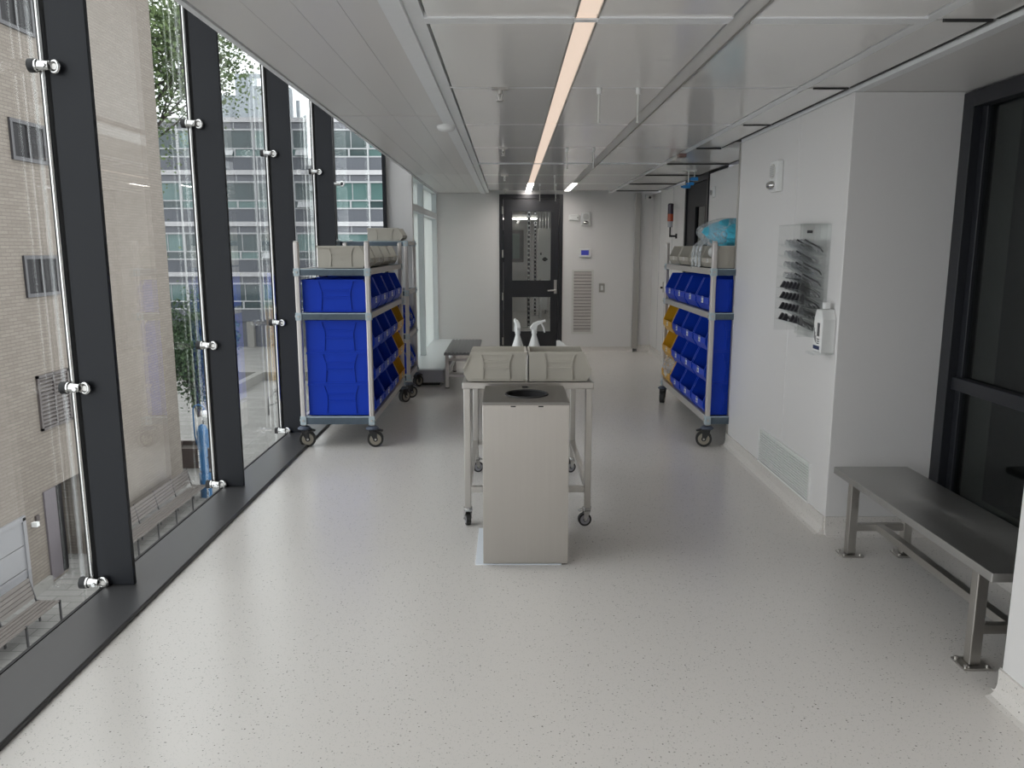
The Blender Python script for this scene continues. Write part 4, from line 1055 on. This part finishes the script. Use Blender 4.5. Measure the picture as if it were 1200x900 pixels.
# brick building
bx = -10.42; by1 = 24.25; by0 = 8.0; top = 9.6
e = empty('brick_building', (0, 0, GZ))
w = MB()
def zz(z): return z - GZ
RY0, RY1, RZ = 17.55, 18.62, zz(-3.85)
w.mat(M['brick'])
w.box(bx - 6, by0, 0, bx, RY0, zz(top)).box(bx - 6, RY1, 0, bx, by1, zz(top)).box(bx - 6, RY0, RZ, bx, RY1, zz(top))
w.box(bx - 6, RY0, 0, bx - 0.9, RY1, RZ)
w.build('wall', None, e)
r = MB().box(bx - 6.1, by0, zz(top), bx + 0.06, by1 + 0.06, zz(top) + 0.2); r.build('parapet', M['conc'], e)
for z0, z1 in ((6.05, 7.0), (3.35, 4.2), (0.46, 1.36)):
    a, b = 17.03, 18.28
    f = MB().box(bx - 0.04, a, zz(z0), bx + 0.05, a + 0.08, zz(z1)).box(bx - 0.04, b - 0.08, zz(z0), bx + 0.05, b, zz(z1)).box(bx - 0.04, a + 0.08, zz(z0), bx + 0.05, b - 0.08, zz(z0) + 0.08).box(bx - 0.04, a + 0.08, zz(z1) - 0.08, bx + 0.05, b - 0.08, zz(z1)).box(bx - 0.02, (a + b) / 2 - 0.025, zz(z0) + 0.08, bx + 0.04, (a + b) / 2 + 0.025, zz(z1) - 0.08)
    f = f.build('window', M['winframe'], e)
    MB().box(bx - 0.02, a + 0.08, zz(z0) + 0.08, bx + 0.015, b - 0.08, zz(z1) - 0.08).build('pane', M['winpane'], f)
a, b, z0, z1 = 17.05, 18.28, zz(-2.5), zz(-1.26)
lv = MB().box(bx, a, z0, bx + 0.05, a + 0.06, z1).box(bx, b - 0.06, z0, bx + 0.05, b, z1).box(bx, a, z0, bx + 0.05, b, z0 + 0.06).box(bx, a, z1 - 0.06, bx + 0.05, b, z1).box(bx, (a + b) / 2 - 0.02, z0, bx + 0.05, (a + b) / 2 + 0.02, z1)
for q in range(13): 
    z = z0 + 0.08 + q * 0.088; lv.prism([(bx, z + 0.05), (bx + 0.045, z), (bx + 0.045, z + 0.012), (bx, z + 0.062)], 'y', a + 0.06, b - 0.06)
lv.mat(M['slotdark']) if False else None
lv.build('louvre_vent', M['louvre'], e)
a, b = 12.6, 16.1
sh = MB().box(bx, a, zz(-5.8), bx + 0.06, a + 0.1, zz(-4.15)).box(bx, b - 0.1, zz(-5.8), bx + 0.06, b, zz(-4.15)).box(bx, a, zz(-4.22), bx + 0.06, b, zz(-4.12))
for q in range(3): sh.box(bx - 0.01, a + 0.1, zz(-5.8) + q * 0.53, bx + 0.03, b - 0.1, zz(-5.8) + q * 0.53 + 0.51)
sh.build('shutter', M['shutter'], e)
dr = MB().box(bx - 0.02, 16.86, 0.08, bx + 0.04, 17.30, RZ); dr.build('door', M['doorgrey'], e)
MB().box(bx - 0.02, 17.32, 0.08, bx + 0.02, 17.56, RZ).build('side_light', M['winpane'], e)
wl = MB().mat(M['white']).box(bx, 16.36, zz(-4.48), bx + 0.12, 16.46, zz(-4.38)).mat(M['louvre']).box(bx, 16.50, zz(-4.40), bx + 0.04, 16.62, zz(-4.28)); wl.build('wall_lamp', None, e)
MB().box(bx, by0, 0, bx + 0.08, 16.80, 0.22).build('plinth', M['conc'], e)
tag(e, 'taupe brick building across the paved passage with small dark windows and a louvre', 'building')

# banded facade of the building at the end of the passage
FY = 60.0; fx0, fx1 = -40.0, 2.0
e = empty('office_building', (0, FY, GZ))
MB().box(fx0, 0.15, 0, fx1, 12, zz(10.9)).build('core', M['strip'], e)
MB().box(-20.6, 2.0, zz(10.9), -17.9, 8.0, zz(14.35)).box(-23.6, 3.0, zz(10.9), -20.6, 8.0, zz(13.0)).build('penthouse', M['pent'], e)
MB().cyl((-16.2, 3, zz(10.9)), (-16.2, 3, zz(12.6)), 0.14, 10).cyl((-15.6, 3, zz(10.9)), (-15.6, 3, zz(11.5)), 0.25, 10).build('roof_vent', M['pent'], e)
bay = 2.80; xb = [-10.43 + bay * k for k in range(-7, 4)]
bands, strips, spans, mul, opf = MB(), MB(), MB(), MB(), MB()
rnd = random.Random(11)
for fl in range(4):
    z = zz(10.90) - 3.735 * fl
    bands.box(fx0, -0.12, z - 0.33, fx1, 0.15, z)
    strips.box(fx0, 0.02, z - 0.80, fx1, 0.15, z - 0.33)
    mul.box(fx0, -0.05, z - 0.92, fx1, 0.15, z - 0.80)
    mul.box(fx0, -0.04, z - 2.24, fx1, 0.15, z - 2.15).box(fx0, -0.04, z - 2.82, fx1, 0.15, z - 2.72)
    spans.box(fx0, 0.0, z - 3.735, fx1, 0.15, z - 2.82)
    for k, x in enumerate(xb):
        for hx_ in (0, 0.5):
            if hx_: mul.box(x + bay * 0.5 - 0.06, -0.045, z - 2.72, x + bay * 0.5 + 0.06, 0.1, z - 2.24).box(x + bay * 0.5 - 0.03, -0.02, z - 0.8, x + bay * 0.5 + 0.03, 0.1, z - 0.33)
        dark = rnd.random() < (0.6 if x < -12 else 0.15)
        wn = MB().mat(M['mull']).box(x + 0.05, 0.02, z - 2.15, x + 0.12, 0.12, z - 0.92).box(x + bay - 0.12, 0.02, z - 2.15, x + bay - 0.05, 0.12, z - 0.92)
        if rnd.random() < 0.5: wn.box(x + bay * 0.55, 0.02, z - 2.15, x + bay * 0.55 + 0.05, 0.12, z - 0.92)
        wn = wn.build('window', None, e)
        MB().box(x + 0.05, 0.06, z - 2.15, x + bay - 0.05, 0.14, z - 0.92).build('pane', M['tealdark'] if dark else M['teal'], wn)
        MB().box(x + 0.06, 0.04, z - 2.72, x + bay - 0.06, 0.14, z - 2.24).build('vent_pane', M['tealdark'] if rnd.random() < 0.5 else M['teal'], wn)
        if rnd.random() < 0.18:   # an opened vent leaf
            MB().prism([(-0.02, z - 2.30), (0.0, z - 2.26), (-0.35, z - 2.66), (-0.37, z - 2.70)], 'x', x + 0.3, x + bay * 0.5 - 0.08).build('vent_leaf', M['mull'], wn)
for x in xb + [xb[-1] + bay]: mul.box(x - 0.055, -0.08, zz(10.9) - 3.735 * 4, x + 0.055, 0.12, zz(10.9) - 0.33)
bands.build('floor_band', M['band'], e); strips.build('transom_strip', M['strip'], e); spans.build('spandrel_panels', M['spandrel'], e); mul.build('mullions', M['mull'], e)
gf = MB()
for k in range(8): gf.box(fx0 + 5 * k, -0.3, 0, fx0 + 5 * k + 0.5, 0.2, zz(-4.05))
gf.build('column', M['conc'], e)
tag(e, 'banded office building with teal windows at the end of the passage', 'building')

def limb(mb, p, d, l, r, depth, rnd, tips):
    pts = [Vector(p)]; rr = [r]; d = Vector(d).normalized()
    for i in range(4):
        d = (d + Vector((rnd.uniform(-.22, .22), rnd.uniform(-.22, .22), rnd.uniform(-.05, .18)))).normalized()
        pts.append(pts[-1] + d * l / 4); rr.append(r * (1 - 0.12 * (i + 1)))
    mb.tube(pts, rr, 7)
    tips.append(pts[-1]); tips.append(pts[2])
    if depth:
        for k in range(3):
            a = rnd.uniform(0, 2 * PI); nd = (d * 0.75 + Vector((math.cos(a), math.sin(a), rnd.uniform(-0.1, 0.5))) * 0.75)
            limb(mb, pts[-1 - (k % 2)], nd, l * 0.72, r * 0.5, depth - 1, rnd, tips)
def tree(name, loc, h, spread, lm, seed, label, leaf=0.16, per=60, trunk_r=0.16, depth=3, th=0.35, extra=()):
    rnd = random.Random(seed); e = empty(name, loc); tips = []
    mb = MB(); limb(mb, (0, 0, 0), (0.02, 0.0, 1), h * th, trunk_r, 0, rnd, [])
    base = Vector(mb.v[-8]) if False else Vector((0.0, 0, h * th * 0.93))
    for k in range(5):
        a = 2 * PI * k / 5 + rnd.uniform(-.4, .4)
        limb(mb, base, (math.cos(a) * spread, math.sin(a) * spread, 1.0), h * 0.26, trunk_r * 0.6, depth - 1, rnd, tips)
    limb(mb, base, (0, 0, 1), h * 0.34, trunk_r * 0.7, depth - 1, rnd, tips)
    for p_, d_, l_ in extra: limb(mb, p_, d_, l_, 0.05, 0, rnd, tips)
    mb.build('trunk', M['bark'], e)
    lf = MB()
    for tpt in tips:
        for q in range(per):
            c = tpt + Vector((rnd.gauss(0, 1), rnd.gauss(0, 1), rnd.gauss(0, 0.8))) * h * 0.045
            u = Vector((rnd.uniform(-1, 1), rnd.uniform(-1, 1), rnd.uniform(-.6, .6))).normalized(); v = u.orthogonal().normalized()
            v = (v + u.cross(v) * rnd.uniform(-1, 1)).normalized(); n = u.cross(v) * leaf * 0.12
            s = leaf * rnd.uniform(0.6, 1.2)
            lf.add([c - u * s * .5, c + v * s * .32 + n, c + u * s * .5, c - v * s * .32 + n], [(0, 1, 2), (0, 2, 3)])
    lf.build('foliage', lm, e)
    tag(e, label, 'tree')
    return e
tree('broadleaf_tree', (-15.9, 32.5, GZ), 18.5, 0.30, M['leafa'], 4, 'large loose green tree rising behind the corner of the brick building', 0.19, 62, 0.26, 4, 0.35, [((2.6, 0, 14.1), (3.0, -0.6, -0.1), 3.0)])
st_ = tree('street_tree', (-10.35, 25.6, GZ), 5.6, 0.16, M['leafb'], 9, 'small dense dark green tree in the planter behind the blue post', 0.16, 60, 0.09, 3, 0.38)
st_.scale = (0.80, 0.62, 1.0)
e = empty('tree_planter', (-10.9, 26.8, GZ))
MB().box(-0.9, -0.5, 0, 0.9, -0.4, 0.7).box(-0.9, 0.6, 0, 0.9, 0.7, 0.7).box(-0.9, -0.4, 0, -0.8, 0.6, 0.7).box(0.8, -0.4, 0, 0.9, 0.6, 0.7).build('walls', M['planter'], e)
MB().box(-0.8, -0.4, 0.3, 0.8, 0.6, 0.55).build('soil', M['bark'], e)
tag(e, 'dark brown planter box behind the blue post, at the foot of the small tree', 'planter')
# blue post with lamp arm
e = empty('help_post', (-9.30, 23.2, GZ))
MB().cyl((0, 0, 0), (0, 0, 0.75), 0.17, 20).build('base', M['postblue'], e)
p = MB().cyl((0, 0, 0.75), (0, 0, 1.85), 0.115, 20).box(-0.10, -0.14, 0.85, 0.02, -0.10, 1.6); p.build('shaft', M['postblue'], e)
p = MB().cyl((0, 0, 1.55), (0, 0, 2.1), 0.165, 20).cyl((0, 0, 1.72), (0, 0, 1.78), 0.18, 20).cyl((0, 0, 1.95), (0, 0, 2.0), 0.18, 20).lathe([(0.15, 2.1), (0.12, 2.2), (0.05, 2.26), (0, 2.27)], n=20); p.build('head', M['postblue'], e)
pts = [(-0.17, 0, 1.6), (-0.24, 0, 1.9), (-0.24, 0, 2.6)] + [(-0.24 + 0.17 * (1 - math.cos(a)), 0, 2.7 + 0.17 * math.sin(a)) for a in (0, .5, 1, 1.57, 2.1, 2.6, 3.1)]
MB().tube(pts, 0.022, 8).build('arm', M['postblue'], e)
MB().lathe([(0.0, -0.12), (0.09, -0.10), (0.13, -0.02), (0.11, 0.07), (0.03, 0.12), (0, 0.125)], (0.10, 0, 2.58), 20).build('lamp_globe', M['globe'], e)
hs = MB()
hs.ring((0.17, 0, 1.0), (0, 1, 0.2), 0.25, 0.02, 20, 6); hs.ring((-0.14, 0, 1.15), (0, 1, 0.2), 0.16, 0.015, 20, 6); hs.build('hose', M['black'], e)
lt = MB()
for q in range(9): lt.box(-0.125, -0.145, 0.95 + q * 0.065, -0.085, -0.14, 0.95 + q * 0.065 + 0.045 - 0.012 * (q % 3))
lt.build('lettering', M['paper'], e)
tag(e, 'blue outdoor service post with hooked arm and white globe lamp', 'post')
e = empty('bike_rack', (-10.5, 35.0, GZ))
MB().tube([(-0.45, 0, 0), (-0.45, 0, 0.75), (-0.2, 0.2, 1.05), (0.55, 0.6, 1.2), (0.6, 0.6, 0)], 0.03, 8).build('hoop', M['benchsteel'], e)
MB().tube([(-0.45, 0, 0.45), (0.6, 0.6, 0.75)], 0.022, 8).build('crossbar', M['benchsteel'], e)
tag(e, 'thin dark bike rack hoop standing on the distant paving', 'bike rack')
tag(MB().box(-20, 44.5, GZ, -11.5, 45.0, GZ + 0.5).box(-14.5, 40.5, GZ, -14.1, 44.5, GZ + 0.5).build('planting_wall', M['conc'], None), 'low concrete wall on the distant paving before the banded building', 'wall')

# ------------------------------------------------------------------ light
wd = bpy.data.worlds.new('overcast_sky'); sc.world = wd; wd.use_nodes = True
N = wd.node_tree.nodes; L = wd.node_tree.links
bg = N['Background']
tc = N.new('ShaderNodeTexCoord'); sp = N.new('ShaderNodeSeparateXYZ'); L.new(tc.outputs['Generated'], sp.inputs[0])
rp = N.new('ShaderNodeValToRGB'); L.new(sp.outputs['Z'], rp.inputs[0])
rp.color_ramp.elements[0].position = 0.0; rp.color_ramp.elements[0].color = (0.80, 0.82, 0.85, 1)
rp.color_ramp.elements[1].position = 0.9; rp.color_ramp.elements[1].color = (0.97, 0.985, 1.0, 1)
L.new(rp.outputs[0], bg.inputs['Color']); bg.inputs['Strength'].default_value = 3.6

# ------------------------------------------------------------------ camera
f = 920.0
v = Vector(((597 - 600) / f, -(290 - 450) / f, -1.0)).normalized()
Zc = Vector((0, -v.z, v.y)).normalized(); Xc = v.cross(Zc)
Rm = Matrix((Xc, v, Zc))           # rows: world axes in camera space
cam = bpy.data.cameras.new('camera'); co = bpy.data.objects.new('camera', cam); COL.objects.link(co)
co.matrix_world = Matrix.Translation((0, 0, 1.53)) @ Rm.to_4x4()
cam.sensor_width = 36; cam.lens = f / 1200 * 36; cam.clip_start = 0.05; cam.clip_end = 300
sc.camera = co
sc.view_settings.view_transform = 'Standard'; sc.view_settings.look = 'None'
sc.view_settings.exposure = 0.0; sc.view_settings.gamma = 1.0; sc.view_settings.use_curve_mapping = False
sc.cycles.max_bounces = 12; sc.cycles.transparent_max_bounces = 32; sc.cycles.diffuse_bounces = 6; sc.cycles.glossy_bounces = 6
sc.cycles.use_denoising = True
sc.cycles.caustics_reflective = False; sc.cycles.caustics_refractive = False
